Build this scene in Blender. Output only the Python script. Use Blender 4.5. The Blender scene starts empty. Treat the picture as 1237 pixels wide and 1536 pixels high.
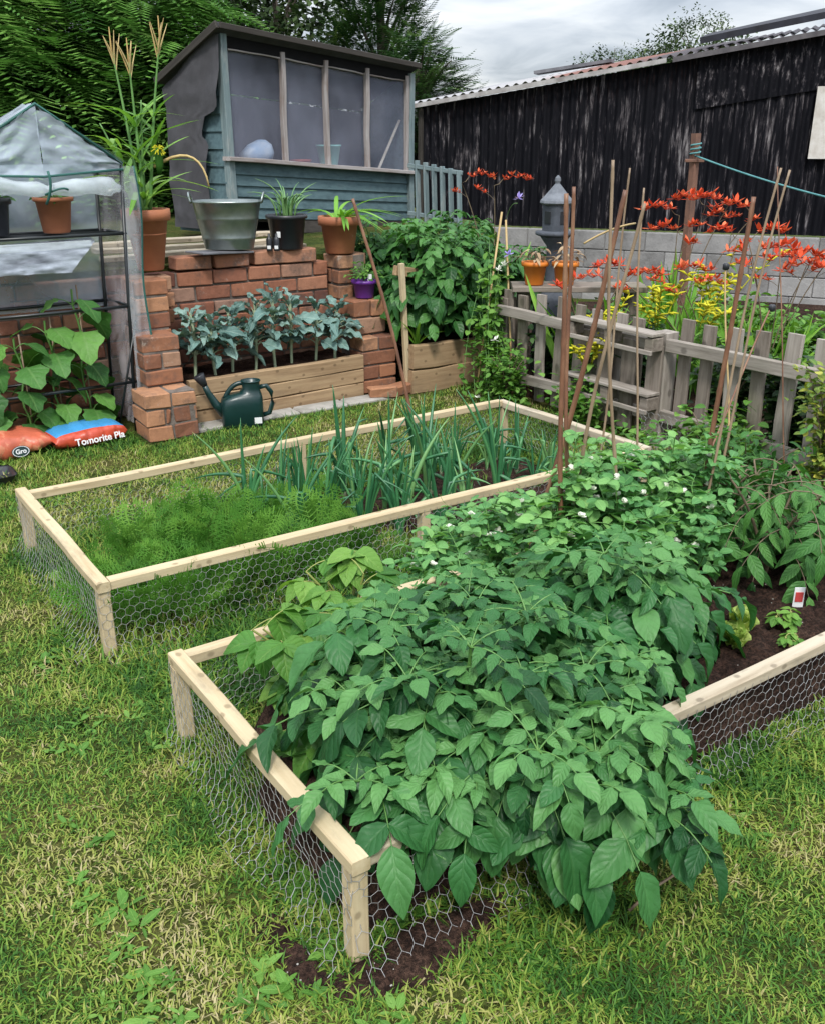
import bpy, bmesh, math, random
import numpy as np
from mathutils import Vector, Matrix
random.seed(7); rng=np.random.default_rng(7)
SC=bpy.context.scene; COL=SC.collection; R=math.radians
# ------------------------------------------------------------------ camera
FPX,CX,CY,HC=1420.0,618.5,768.0,1.4
PITCH=math.atan2(CY-205,FPX); YAW=R(55.6)
Fv=np.array([math.cos(YAW)*math.cos(PITCH),math.sin(YAW)*math.cos(PITCH),-math.sin(PITCH)])
Rv=np.array([math.sin(YAW),-math.cos(YAW),0.]); Uv=np.cross(Rv,Fv); Cv=np.array([0,0,HC])
HF=np.array([math.cos(YAW),math.sin(YAW),0.])
def ray(x,y): return Fv*FPX+Rv*(x-CX)+Uv*(CY-y)
def Gp(x,y,z=0.): d=ray(x,y); return Cv+d*((z-HC)/d[2])
def Dp(x,y,dep): d=ray(x,y); return Cv+d*(dep/(d@HF))
def Yp(x,y,Y): d=ray(x,y); return Cv+d*(Y/d[1])
def Xp(x,y,X): d=ray(x,y); return Cv+d*(X/d[0])
cam=bpy.data.objects.new('camera',bpy.data.cameras.new('camera')); COL.objects.link(cam)
cam.location=(0,0,HC); cam.rotation_euler=(R(90)-PITCH,0,YAW-R(90))
cam.data.sensor_fit='VERTICAL'; cam.data.sensor_height=24; cam.data.lens=FPX/1536*24
cam.data.clip_start=.05; cam.data.clip_end=2000; SC.camera=cam
# ------------------------------------------------------------------ mesh builder
class MB:
    def __init__(s): s.V=[];s.F=[];s.L=[];s.n=0
    def add(s,V,F,lp=None):
        V=np.asarray(V,float)
        s.V.append(V)
        if isinstance(F,np.ndarray): F=[F]
        for f in F:
            f=np.asarray(f,int)
            if f.size: s.F.append(f+s.n)
        if lp is None: lp=np.zeros((len(V),3))
        elif np.ndim(lp)==0: lp=np.tile([0,0,float(lp)],(len(V),1))
        s.L.append(lp); s.n+=len(V)
        return s
    def mesh(s,name,off=None,smooth=True):
        me=bpy.data.meshes.new(name)
        V=np.concatenate(s.V) if s.V else np.zeros((0,3))
        if off is not None: V=V-np.asarray(off)
        L=np.concatenate(s.L)
        me.vertices.add(len(V)); me.vertices.foreach_set('co',V.astype(np.float32).ravel())
        loops=np.concatenate([f.ravel() for f in s.F]); tot=np.concatenate([np.full(len(f),f.shape[1]) for f in s.F])
        me.loops.add(len(loops)); me.loops.foreach_set('vertex_index',loops.astype(np.int32))
        st=np.concatenate([[0],np.cumsum(tot)[:-1]])
        me.polygons.add(len(tot)); me.polygons.foreach_set('loop_start',st.astype(np.int32))
        me.polygons.foreach_set('use_smooth',np.full(len(tot),bool(smooth)))
        a=me.attributes.new('lp','FLOAT_VECTOR','POINT'); a.data.foreach_set('vector',L.astype(np.float32).ravel())
        me.update(calc_edges=True); me.validate()
        return me
def wloc(o):
    v=Vector((0,0,0))
    while o is not None: v=v+o.location; o=o.parent
    return np.array(v)
def tag(o,label=None,cat=None,group=None,kind=None):
    if label: o['label']=label
    if cat: o['category']=cat
    if group: o['group']=group
    if kind: o['kind']=kind
    return o
def part(name,mb,mat,parent=None,smooth=True,local=False):
    me=mb if isinstance(mb,bpy.types.Mesh) else mb.mesh(name,None if (parent is None or local) else wloc(parent),smooth)
    me.materials.append(mat); o=bpy.data.objects.new(name,me); COL.objects.link(o)
    if parent is not None: o.parent=parent
    return o
def single(name,mb,mat,loc,label,cat,group=None,smooth=True,kind=None):
    me=mb.mesh(name,loc,smooth); me.materials.append(mat)
    o=bpy.data.objects.new(name,me); o.location=loc; COL.objects.link(o)
    return tag(o,label,cat,group,kind)
def thing(name,label,cat,loc=(0,0,0),group=None,rz=0.):
    o=bpy.data.objects.new(name,None); COL.objects.link(o); o.location=tuple(loc); o.rotation_euler=(0,0,rz)
    o.empty_display_size=.05
    return tag(o,label,cat,group)
def dup(root,loc,rz=0.,sc=1.,label=None,group=None,tilt=(0,0)):
    def cp(o,par):
        c=o.copy(); COL.objects.link(c)
        if par is not None: c.parent=par
        for ch in KIDS.get(o.name,[x for x in bpy.data.objects if x.parent==o]): cp(ch,c)
        return c
    r=cp(root,None); r.location=tuple(loc); r.rotation_euler=(tilt[0],tilt[1],rz); r.scale=(sc,sc,sc)
    if label: r['label']=label
    if group: r['group']=group
    return r
KIDS={}
# ------------------------------------------------------------------ shapes
def _cbtop():
    idx={};k=0
    S=[(a,b,c) for a in(-1,1) for b in(-1,1) for c in(-1,1)]
    for s in S:
        for ax in range(3): idx[(s,ax)]=k;k+=1
    ref=np.zeros((k,3))
    for (s,ax),i in idx.items():
        v=np.array(s,float)*.8; v[ax]=s[ax]; ref[i]=v
    Q=[];T=[]
    for ax in range(3):
        o=[a for a in range(3) if a!=ax]
        for sg in(-1,1):
            q=[]
            for (a,b) in((-1,-1),(1,-1),(1,1),(-1,1)):
                s=[0,0,0];s[ax]=sg;s[o[0]]=a;s[o[1]]=b;q.append(idx[(tuple(s),ax)])
            Q.append(q)
    for c in range(3):
        k_,l_=[a for a in range(3) if a!=c]
        for a in(-1,1):
            for b in(-1,1):
                s0=[0,0,0];s0[k_]=a;s0[l_]=b;s0[c]=-1;s1=list(s0);s1[c]=1;s0=tuple(s0);s1=tuple(s1)
                Q.append([idx[(s0,k_)],idx[(s0,l_)],idx[(s1,l_)],idx[(s1,k_)]])
    for s in S: T.append([idx[(s,0)],idx[(s,1)],idx[(s,2)]])
    def fix(F):
        out=[]
        for f in F:
            p=ref[f]; n=np.cross(p[1]-p[0],p[2]-p[0])
            out.append(f if n@p.mean(0)>0 else f[::-1])
        return np.array(out)
    sg=np.zeros((k,3));axm=np.zeros((k,3))
    for (s,ax),i in idx.items(): sg[i]=s; axm[i,ax]=1
    return sg,axm,fix(Q),fix(T)
CB_S,CB_A,CB_Q,CB_T=_cbtop()
def cbox(mb,c,size,b=.003,rot=None,rand=0.,jit=0.):
    h=np.asarray(size,float)/2; b=min(b,h.min()*.45)
    V=CB_S*(h-b*(1-CB_A))
    if jit: V=V+rng.normal(0,jit,(8,3)).repeat(3,0)
    if rot is not None: V=V@np.asarray(rot).T
    return mb.add(V+np.asarray(c),[CB_Q,CB_T],rand)
def rotz(a): c,s=math.cos(a),math.sin(a); return np.array([[c,-s,0],[s,c,0],[0,0,1.]])
def roty(a): c,s=math.cos(a),math.sin(a); return np.array([[c,0,s],[0,1,0],[-s,0,c]])
def rotx(a): c,s=math.cos(a),math.sin(a); return np.array([[1,0,0],[0,c,-s],[0,s,c]])
def nrm(v): v=np.asarray(v,float); return v/(np.linalg.norm(v)+1e-12)
def frame(d,up=(0,0,1)):
    y=nrm(d); x=np.cross(y,up)
    if np.linalg.norm(x)<1e-4: x=np.cross(y,(1,0,0))
    x=nrm(x); return np.stack([x,y,np.cross(x,y)],1)
def tube(mb,P,rad,n=6,rand=0.,cap=True):
    P=np.asarray(P,float);m=len(P); rad=np.broadcast_to(np.asarray(rad,float),(m,))
    T=np.gradient(P,axis=0); T/=np.linalg.norm(T,axis=1,keepdims=True)+1e-9
    ref=np.array([0,0,1.]) if abs(T[:,2]).mean()<.85 else np.array([1.,0,0])
    A=np.cross(T,ref);A/=np.linalg.norm(A,axis=1,keepdims=True)+1e-9;B=np.cross(A,T)
    a=np.arange(n)/n*2*math.pi
    V=(P[:,None]+rad[:,None,None]*(A[:,None]*np.cos(a)[None,:,None]+B[:,None]*np.sin(a)[None,:,None])).reshape(-1,3)
    i,j=np.meshgrid(np.arange(m-1),np.arange(n),indexing='ij'); j2=(j+1)%n
    F=np.stack([i*n+j,i*n+j2,(i+1)*n+j2,(i+1)*n+j],-1).reshape(-1,4)
    lp=np.zeros((len(V),3)); lp[:,1]=np.repeat(np.linspace(0,1,m),n); lp[:,2]=rand
    Fs=[F]
    if cap:
        V=np.concatenate([V,P[[0,-1]]]); lp=np.concatenate([lp,[[0,0,rand],[0,1,rand]]])
        b=m*n; t=(m-1)*n
        Fs.append(np.array([[b,(k+1)%n,k] for k in range(n)]+[[b+1,t+k,t+(k+1)%n] for k in range(n)]))
    return mb.add(V,Fs,lp)
def bez(a,b,c,n=8):
    t=np.linspace(0,1,n)[:,None]; a,b,c=map(lambda q:np.asarray(q,float),(a,b,c))
    return (1-t)**2*a+2*t*(1-t)*b+t*t*c
def loft(mb,rings,n=28,rand=0.,M=None,c=(0,0,0)):
    """rings: (cx,cy,z,a,b,exp) superellipse sections"""
    t=np.arange(n)/n*2*math.pi; ct,st=np.cos(t),np.sin(t); out=[]
    for (x,y,z,a,b,e) in rings:
        p=2./e
        out.append(np.stack([x+a*np.sign(ct)*abs(ct)**p,y+b*np.sign(st)*abs(st)**p,np.full(n,z)],1))
    V=np.concatenate(out)
    if M is not None: V=V@np.asarray(M).T
    m=len(rings); i,j=np.meshgrid(np.arange(m-1),np.arange(n),indexing='ij'); j2=(j+1)%n
    F=np.stack([i*n+j,i*n+j2,(i+1)*n+j2,(i+1)*n+j],-1).reshape(-1,4)
    return mb.add(V+np.asarray(c),[F],rand)
def lathe(mb,prof,c=(0,0,0),n=32,rand=0.): return loft(mb,[(0,0,z,r,r,2) for r,z in prof],n,rand,None,c)
def sheet(mb,P00,P10,P11,P01,nu=2,nv=2,fn=None,rand=0.):
    u,v=np.meshgrid(np.linspace(0,1,nu+1),np.linspace(0,1,nv+1),indexing='ij'); u=u.ravel()[:,None];v=v.ravel()[:,None]
    a,b,c,d=[np.asarray(q,float) for q in(P00,P10,P11,P01)]
    V=(1-u)*(1-v)*a+u*(1-v)*b+u*v*c+(1-u)*v*d
    if fn is not None: V=V+fn(u[:,0],v[:,0])
    i,j=np.meshgrid(np.arange(nu),np.arange(nv),indexing='ij'); w=nv+1
    F=np.stack([i*w+j,(i+1)*w+j,(i+1)*w+j+1,i*w+j+1],-1).reshape(-1,4)
    lp=np.stack([u[:,0],v[:,0],np.full(len(V),rand)],1)
    return mb.add(V,F,lp)
def solid(mb,P00,P10,P11,P01,th,rand=0.):
    """slab: quad extruded along its normal by th"""
    P=np.array([P00,P10,P11,P01],float); n=nrm(np.cross(P[1]-P[0],P[3]-P[0]))
    V=np.concatenate([P,P+n*th])
    F=np.array([[3,2,1,0],[4,5,6,7],[0,1,5,4],[1,2,6,5],[2,3,7,6],[3,0,4,7]])
    return mb.add(V,F,rand)
def prism(mb,poly,z0,z1,rand=0.):
    """vertical prism from xy polygon"""
    n=len(poly); V=[(x,y,z0) for x,y in poly]+[(x,y,z1) for x,y in poly]
    mb.add(V,[np.array([[i,(i+1)%n,n+(i+1)%n,n+i] for i in range(n)]),np.array([list(range(n,2*n))]),np.array([list(range(n))[::-1]])],rand)
def bar(name,p0,p1,w,h,mat,parent,b=.003,up=(0,0,1),nseg=1,warp=0.):
    """timber with its own axis along local X (grain follows)"""
    p0=np.asarray(p0,float);p1=np.asarray(p1,float); L=np.linalg.norm(p1-p0); x=nrm(p1-p0)
    y=np.cross(up,x); y=nrm(y) if np.linalg.norm(y)>1e-4 else np.array([0,1.,0]); z=np.cross(x,y)
    mb=MB()
    if nseg==1: cbox(mb,(0,0,0),(L,w,h),b,jit=warp)
    else:
        n=8; ch=b
        sec=np.array([(-w/2+ch,-h/2),(w/2-ch,-h/2),(w/2,-h/2+ch),(w/2,h/2-ch),(w/2-ch,h/2),(-w/2+ch,h/2),(-w/2,h/2-ch),(-w/2,-h/2+ch)])
        V=[]
        ph=rng.uniform(0,6,4)
        for k in range(nseg+1):
            t=k/nseg; oy=warp*math.sin(t*5+ph[0])+warp*.5*math.sin(t*13+ph[1]); oz=warp*math.sin(t*4+ph[2])+warp*.5*math.sin(t*11+ph[3])
            for (a,c) in sec: V.append(((t-.5)*L,a+oy,c+oz))
        F=[[k*n+j,(k+1)*n+j,(k+1)*n+(j+1)%n,k*n+(j+1)%n] for k in range(nseg) for j in range(n)]
        mb.add(V,[np.array(F)[:,::-1],np.array([list(range(n))]),np.array([[nseg*n+j for j in range(n)][::-1]])])
    me=mb.mesh(name,None,False); me.materials.append(mat)
    o=bpy.data.objects.new(name,me); COL.objects.link(o); o.parent=parent
    M=Matrix(((x[0],y[0],z[0]),(x[1],y[1],z[1]),(x[2],y[2],z[2]))).to_4x4()
    c=(p0+p1)/2-wloc(parent); M.translation=Vector(c); o.matrix_local=M
    return o
# leaf templates ----------------------------------------------------
def leaf_t(L=1.,W=.6,nu=4,nv=6,pw=.75,sk=.85,fold=.25,droop=.25,wavy=0.,lobes=None):
    u,v=np.meshgrid(np.linspace(-1,1,nu+1),np.linspace(0,1,nv+1),indexing='ij'); u=u.ravel();v=v.ravel()
    w=np.maximum(np.sin(math.pi*np.clip(v,0,1)**sk),0)**pw*W/2
    if lobes is not None: w=w*lobes(v)
    w=np.maximum(w,.008*W)
    x=u*w; y=v*L; z=fold*np.abs(u)*w-droop*L*v**2+wavy*W*np.sin(v*14+u*2)*np.abs(u)
    V=np.stack([x,y,z],1); wd=nv+1
    i,j=np.meshgrid(np.arange(nu),np.arange(nv),indexing='ij')
    F=np.stack([i*wd+j,(i+1)*wd+j,(i+1)*wd+j+1,i*wd+j+1],-1).reshape(-1,4)
    return V,F,np.stack([u,v],1)
class Leaves:
    def __init__(s,*ts): s.ts=ts; s.items=[[] for _ in ts]
    def put(s,pos,d,up=(0,0,1),sc=1.,rand=None,roll=0.,k=None):
        k=random.randrange(len(s.ts)) if k is None else k
        M=frame(d,up)
        if roll: M=M@roty(roll)
        s.items[k].append((np.asarray(pos,float),M*sc,random.random() if rand is None else rand))
    def build(s,mb):
        for (V,F,uv),it in zip(s.ts,s.items):
            if not it: continue
            P=np.array([i[0] for i in it]);M=np.array([i[1] for i in it]);rd=np.array([i[2] for i in it])
            many(mb,V,F,uv,P,M,rd)
        return mb
def many(mb,V,F,uv,P,M,rd):
    n=len(P);k=len(V)
    A=np.einsum('nij,kj->nki',M,V)+P[:,None]
    FF=(F[None]+(np.arange(n)*k)[:,None,None]).reshape(-1,F.shape[1])
    lp=np.concatenate([np.tile(uv,(n,1)),np.repeat(rd,k)[:,None]],1)
    mb.add(A.reshape(-1,3),FF,lp)
def frames(D,up=None):
    D=D/np.linalg.norm(D,axis=1,keepdims=True); u=np.tile([0,0,1.],(len(D),1)) if up is None else up
    X=np.cross(D,u); X/=np.linalg.norm(X,axis=1,keepdims=True)+1e-9
    return np.stack([X,D,np.cross(X,D)],2)
# value noise
_lat=rng.random((256,256))
def vnoise(x,y,s=1.,o=0):
    x=np.asarray(x)*s+17.3*o;y=np.asarray(y)*s+9.1*o
    xi=np.floor(x).astype(int);yi=np.floor(y).astype(int);fx=x-xi;fy=y-yi
    fx=fx*fx*(3-2*fx);fy=fy*fy*(3-2*fy); g=lambda a,b:_lat[a%256,b%256]
    return (g(xi,yi)*(1-fx)+g(xi+1,yi)*fx)*(1-fy)+(g(xi,yi+1)*(1-fx)+g(xi+1,yi+1)*fx)*fy
def fbm(x,y,s=1.,o=0): return .5*vnoise(x,y,s,o)+.3*vnoise(x,y,s*2.1,o+3)+.2*vnoise(x,y,s*4.3,o+5)
# ------------------------------------------------------------------ materials
def newmat(name):
    m=bpy.data.materials.new(name); m.use_nodes=True; nt=m.node_tree; b=nt.nodes['Principled BSDF']; return m,nt,b,nt.nodes.new,nt.links.new
def ramp(N,stops):
    r=N('ShaderNodeValToRGB'); e=r.color_ramp.elements
    while len(e)<len(stops): e.new(.5)
    for q,(p,c) in zip(e,stops): q.position=p; q.color=(*c,1)
    return r
def coords(N,K,scale=(1,1,1),randoff=True,world=False):
    tc=N('ShaderNodeTexCoord'); mp=N('ShaderNodeMapping'); mp.inputs['Scale'].default_value=scale
    if world:
        g=N('ShaderNodeNewGeometry'); K(g.outputs['Position'],mp.inputs['Vector'])
    elif randoff:
        oi=N('ShaderNodeObjectInfo'); m=N('ShaderNodeVectorMath'); m.operation='SCALE'; m.inputs[0].default_value=(7.1,3.3,5.7)
        mm=N('ShaderNodeMath'); mm.operation='MULTIPLY'; mm.inputs[1].default_value=9.; K(oi.outputs['Random'],mm.inputs[0]); K(mm.outputs[0],m.inputs['Scale'])
        a=N('ShaderNodeVectorMath'); K(tc.outputs['Object'],a.inputs[0]); K(m.outputs[0],a.inputs[1]); K(a.outputs[0],mp.inputs['Vector'])
    else: K(tc.outputs['Object'],mp.inputs['Vector'])
    return mp.outputs[0]
def noise(N,K,vec,sc,det=6,rough=.6):
    n=N('ShaderNodeTexNoise'); n.inputs['Scale'].default_value=sc; n.inputs['Detail'].default_value=det; n.inputs['Roughness'].default_value=rough
    if vec is not None: K(vec,n.inputs['Vector'])
    return n.outputs['Fac']
def mixc(N,K,f,a,b,mode='MIX'):
    m=N('ShaderNodeMix'); m.data_type='RGBA'; m.blend_type=mode
    for s,v in((0,f),(6,a),(7,b)):
        if isinstance(v,(int,float)): m.inputs[s].default_value=v
        elif isinstance(v,tuple): m.inputs[s].default_value=(*v,1)
        else: K(v,m.inputs[s])
    return m.outputs[2]
def math_(N,K,op,a,b=None,c=None,clamp=False):
    m=N('ShaderNodeMath'); m.operation=op; m.use_clamp=clamp
    for i,v in enumerate((a,b,c)):
        if v is None: continue
        if isinstance(v,(int,float)): m.inputs[i].default_value=v
        else: K(v,m.inputs[i])
    return m.outputs[0]
def bump(N,K,b,h,st=.4,dist=.01):
    n=N('ShaderNodeBump'); n.inputs['Strength'].default_value=st; n.inputs['Distance'].default_value=dist; K(h,n.inputs['Height']); K(n.outputs[0],b.inputs['Normal'])
def lpattr(N,K):
    a=N('ShaderNodeAttribute'); a.attribute_name='lp'; s=N('ShaderNodeSeparateXYZ'); K(a.outputs['Vector'],s.inputs[0]); return s.outputs
def m_plain(name,c1,c2=None,rough=.6,sc=8.,st=.15,dist=.004,metal=0.,stretch=(1,1,1),spec=.5,c3=None):
    m,nt,b,N,K=newmat(name); v=coords(N,K,stretch); n=noise(N,K,v,sc)
    c2=c2 or tuple(x*.75 for x in c1)
    stops=[(.3,c2),(.7,c1)] if c3 is None else [(.25,c2),(.5,c1),(.72,c3)]
    r=ramp(N,stops); K(n,r.inputs[0]); K(r.outputs[0],b.inputs['Base Color'])
    rr=N('ShaderNodeMapRange'); rr.inputs[3].default_value=max(rough-.12,.05); rr.inputs[4].default_value=min(rough+.12,1); K(noise(N,K,v,sc*2.3),rr.inputs[0]); K(rr.outputs[0],b.inputs['Roughness'])
    b.inputs['Metallic'].default_value=metal; b.inputs['Specular IOR Level'].default_value=spec
    bump(N,K,b,noise(N,K,v,sc*5),st,dist); return m
def m_wood(name,light,mid,dark,knots=0.,stain=0.,staincol=(.05,.05,.04),rough=.75,green=0.):
    m,nt,b,N,K=newmat(name); v=coords(N,K,(1,14,14)); g=noise(N,K,v,3.,5,.65)
    v2=coords(N,K,(1.5,1.5,1.5)); g2=noise(N,K,v2,2.5,3)
    r=ramp(N,[(.28,dark),(.48,mid),(.68,light)]); K(g,r.inputs[0]); c=r.outputs[0]
    c=mixc(N,K,math_(N,K,'MULTIPLY',g2,.55),c,mid)
    h=g
    if knots:
        vo=N('ShaderNodeTexVoronoi'); vo.voronoi_dimensions='2D'; vo.inputs['Scale'].default_value=knots; sx=N('ShaderNodeSeparateXYZ'); K(coords(N,K,(1,1,1)),sx.inputs[0]); cx_=N('ShaderNodeCombineXYZ'); K(sx.outputs[0],cx_.inputs[0]); K(math_(N,K,'ADD',math_(N,K,'MULTIPLY',sx.outputs[1],1.35),math_(N,K,'MULTIPLY',sx.outputs[2],1.35)),cx_.inputs[1]); K(cx_.outputs[0],vo.inputs['Vector'])
        k=math_(N,K,'LESS_THAN',math_(N,K,'ADD',vo.outputs['Distance'],math_(N,K,'MULTIPLY',g,.12)),.17)
        k2=N('ShaderNodeMapRange'); k2.inputs[1].default_value=.11; k2.inputs[2].default_value=.06; K(math_(N,K,'ADD',vo.outputs['Distance'],math_(N,K,'MULTIPLY',math_(N,K,'SUBTRACT',g,.5),.09)),k2.inputs[0])
        c=mixc(N,K,math_(N,K,'MULTIPLY',k2.outputs[0],.6),c,tuple(x*.5 for x in dark))
    if stain:
        s=ramp(N,[(.52,(0,0,0)),(.68,(1,1,1))]); K(noise(N,K,coords(N,K,(2,6,6)),2.2,8,.7),s.inputs[0])
        c=mixc(N,K,math_(N,K,'MULTIPLY',s.outputs[0],stain),c,staincol)
    if green:
        s=ramp(N,[(.5,(0,0,0)),(.7,(1,1,1))]); K(noise(N,K,coords(N,K,(1,1,1)),3.7,4,.6),s.inputs[0])
        c=mixc(N,K,math_(N,K,'MULTIPLY',s.outputs[0],green),c,(.10,.12,.05))
    K(c,b.inputs['Base Color']); b.inputs['Roughness'].default_value=rough; b.inputs['Specular IOR Level'].default_value=.25
    bump(N,K,b,h,.35,.004); return m
def m_leaf(name,cd,cm,cl,vein=.25,nv=7.,rough=.45,tr=.22,bumpst=.6,veincol=None,yellow=0.):
    m,nt,b,N,K=newmat(name); s=lpattr(N,K)
    r=ramp(N,[(0.,cd),(.5,cm),(1.,cl)]); K(s[2],r.inputs[0]); c=r.outputs[0]
    au=math_(N,K,'ABSOLUTE',s[0])
    nz=noise(N,K,coords(N,K,(1,1,1)),28.,2)
    ph=math_(N,K,'ADD',math_(N,K,'SUBTRACT',math_(N,K,'MULTIPLY',s[1],nv),math_(N,K,'MULTIPLY',au,1.7)),math_(N,K,'MULTIPLY',nz,.9))
    si=math_(N,K,'ABSOLUTE',math_(N,K,'SINE',math_(N,K,'MULTIPLY',ph,math.pi)))
    lat=N('ShaderNodeMapRange'); lat.inputs[1].default_value=.28; lat.inputs[2].default_value=.02; K(si,lat.inputs[0])
    mid=N('ShaderNodeMapRange'); mid.inputs[1].default_value=.12; mid.inputs[2].default_value=.03; K(au,mid.inputs[0])
    vn=math_(N,K,'MAXIMUM',math_(N,K,'MULTIPLY',lat.outputs[0],.6),mid.outputs[0])
    c=mixc(N,K,math_(N,K,'MULTIPLY',vn,vein),c,veincol or tuple(min(1,x*1.9+.03) for x in cl))
    n=noise(N,K,coords(N,K,(1,1,1)),35.,3)
    hs=N('ShaderNodeHueSaturation'); mr=N('ShaderNodeMapRange'); mr.inputs[3].default_value=.75; mr.inputs[4].default_value=1.25; K(n,mr.inputs[0]); K(mr.outputs[0],hs.inputs['Value']); K(c,hs.inputs['Color']); c=hs.outputs[0]
    if yellow:
        y=N('ShaderNodeMapRange'); y.inputs[1].default_value=.97; y.inputs[2].default_value=1.; K(s[2],y.inputs[0]); c=mixc(N,K,math_(N,K,'MULTIPLY',y.outputs[0],yellow),c,(.30,.34,.07))
    K(c,b.inputs['Base Color']); b.inputs['Roughness'].default_value=rough; b.inputs['Specular IOR Level'].default_value=.27
    h=math_(N,K,'POWER',si,.8); h=math_(N,K,'MULTIPLY',h,math_(N,K,'SUBTRACT',1.,mid.outputs[0])); h=math_(N,K,'ADD',math_(N,K,'MULTIPLY',h,.6),math_(N,K,'MULTIPLY',noise(N,K,coords(N,K,(1,1,1)),70.,3),.9))
    if bumpst: bump(N,K,b,h,bumpst,.004)
    t=N('ShaderNodeBsdfTranslucent'); K(mixc(N,K,1.,c,(1.3,1.35,.6),'MULTIPLY'),t.inputs['Color'])
    mx=N('ShaderNodeMixShader'); mx.inputs[0].default_value=tr; K(b.outputs[0],mx.inputs[1]); K(t.outputs[0],mx.inputs[2])
    K(mx.outputs[0],nt.nodes['Material Output'].inputs[0]); return m
def m_rand(name,stops,rough=.6,sc=30.,amp=.3,spec=.4,st=.2,soot=0.,tr=0.):
    m,nt,b,N,K=newmat(name); s=lpattr(N,K); r=ramp(N,stops); K(s[2],r.inputs[0]); c=r.outputs[0]
    v=coords(N,K,(1,1,1),False); n=noise(N,K,v,sc,6,.7)
    hs=N('ShaderNodeHueSaturation'); mr=N('ShaderNodeMapRange'); mr.inputs[3].default_value=1-amp; mr.inputs[4].default_value=1+amp; K(n,mr.inputs[0]); K(mr.outputs[0],hs.inputs['Value']); K(c,hs.inputs['Color']); c=hs.outputs[0]
    if soot:
        q=ramp(N,[(.5,(0,0,0)),(.68,(1,1,1))]); K(noise(N,K,v,7.,6,.7),q.inputs[0]); c=mixc(N,K,math_(N,K,'MULTIPLY',q.outputs[0],soot),c,(.09,.065,.055))
        q=ramp(N,[(.6,(0,0,0)),(.72,(1,1,1))]); K(noise(N,K,v,11.,6,.8),q.inputs[0]); c=mixc(N,K,math_(N,K,'MULTIPLY',q.outputs[0],soot*.8),c,(.42,.36,.3))
    K(c,b.inputs['Base Color']); b.inputs['Roughness'].default_value=rough; b.inputs['Specular IOR Level'].default_value=spec
    if st: bump(N,K,b,n,st,.006)
    if tr:
        t=N('ShaderNodeBsdfTranslucent'); K(c,t.inputs['Color']); mx=N('ShaderNodeMixShader'); mx.inputs[0].default_value=tr; K(b.outputs[0],mx.inputs[1]); K(t.outputs[0],mx.inputs[2]); K(mx.outputs[0],nt.nodes['Material Output'].inputs[0])
    return m
def m_film(name,col,alpha,rough=.25,sc=4.):
    """dusty glass or polythene: part see-through, part pale film"""
    m,nt,b,N,K=newmat(name); b.inputs['Base Color'].default_value=(*col,1); b.inputs['Roughness'].default_value=rough
    t=N('ShaderNodeBsdfTransparent'); mx=N('ShaderNodeMixShader'); r=N('ShaderNodeMapRange'); r.inputs[1].default_value=.3; r.inputs[2].default_value=.7; r.inputs[3].default_value=max(0,alpha-.15); r.inputs[4].default_value=min(1,alpha+.15)
    v=coords(N,K); n=noise(N,K,v,sc,5); K(n,r.inputs[0]); K(r.outputs[0],mx.inputs[0]); K(t.outputs[0],mx.inputs[1]); K(b.outputs[0],mx.inputs[2]); K(mx.outputs[0],nt.nodes['Material Output'].inputs[0])
    bump(N,K,b,n,.08,.02); return m
# ------------------------------------------------------------------ render, sky, sun
SC.view_settings.view_transform='Standard'; SC.view_settings.look='None'; SC.view_settings.gamma=1; SC.view_settings.exposure=1.08
W=bpy.data.worlds.new('World'); SC.world=W; W.use_nodes=True; nt=W.node_tree; N=nt.nodes.new; K=nt.links.new; bg=nt.nodes['Background']
sk=N('ShaderNodeTexSky'); sk.sky_type='NISHITA'; sk.sun_disc=False; SUN_EL,SUN_AZ=R(52),R(215)
sk.sun_elevation=SUN_EL; sk.sun_rotation=SUN_AZ
tc=N('ShaderNodeTexCoord'); sp=N('ShaderNodeSeparateXYZ'); K(tc.outputs['Generated'],sp.inputs[0])
zz=math_(N,K,'ADD',math_(N,K,'MAXIMUM',sp.outputs[2],0.),.16)
cb=N('ShaderNodeCombineXYZ'); K(math_(N,K,'DIVIDE',sp.outputs[0],zz),cb.inputs[0]); K(math_(N,K,'DIVIDE',sp.outputs[1],zz),cb.inputs[1])
n1=N('ShaderNodeTexNoise'); n1.inputs['Scale'].default_value=1.5; n1.inputs['Detail'].default_value=6; n1.inputs['Roughness'].default_value=.52; n1.inputs['Distortion'].default_value=.5; K(cb.outputs[0],n1.inputs['Vector'])
cr=ramp(N,[(.36,(2.2,2.45,2.85)),(.46,(3.2,3.45,3.85)),(.55,(4.0,4.2,4.5)),(.68,(5.2,5.3,5.45))]); K(n1.outputs['Fac'],cr.inputs[0])
gz=math_(N,K,'MULTIPLY_ADD',math_(N,K,'MAXIMUM',sp.outputs[2],0.),2.1,.60)
vm=N('ShaderNodeVectorMath'); vm.operation='SCALE'; K(cr.outputs[0],vm.inputs[0]); K(gz,vm.inputs['Scale'])
K(mixc(N,K,.92,sk.outputs[0],vm.outputs[0]),bg.inputs[0]); bg.inputs[1].default_value=.118
sl=bpy.data.lights.new('sun','SUN'); sl.energy=1.5; sl.angle=R(10); sl.color=(1,.96,.9)
so=bpy.data.objects.new('sun',sl); COL.objects.link(so)
sd=Vector((math.sin(SUN_AZ)*math.cos(SUN_EL),math.cos(SUN_AZ)*math.cos(SUN_EL),math.sin(SUN_EL)))
so.rotation_euler=sd.to_track_quat('Z','Y').to_euler(); so.location=(0,0,30)
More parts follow.
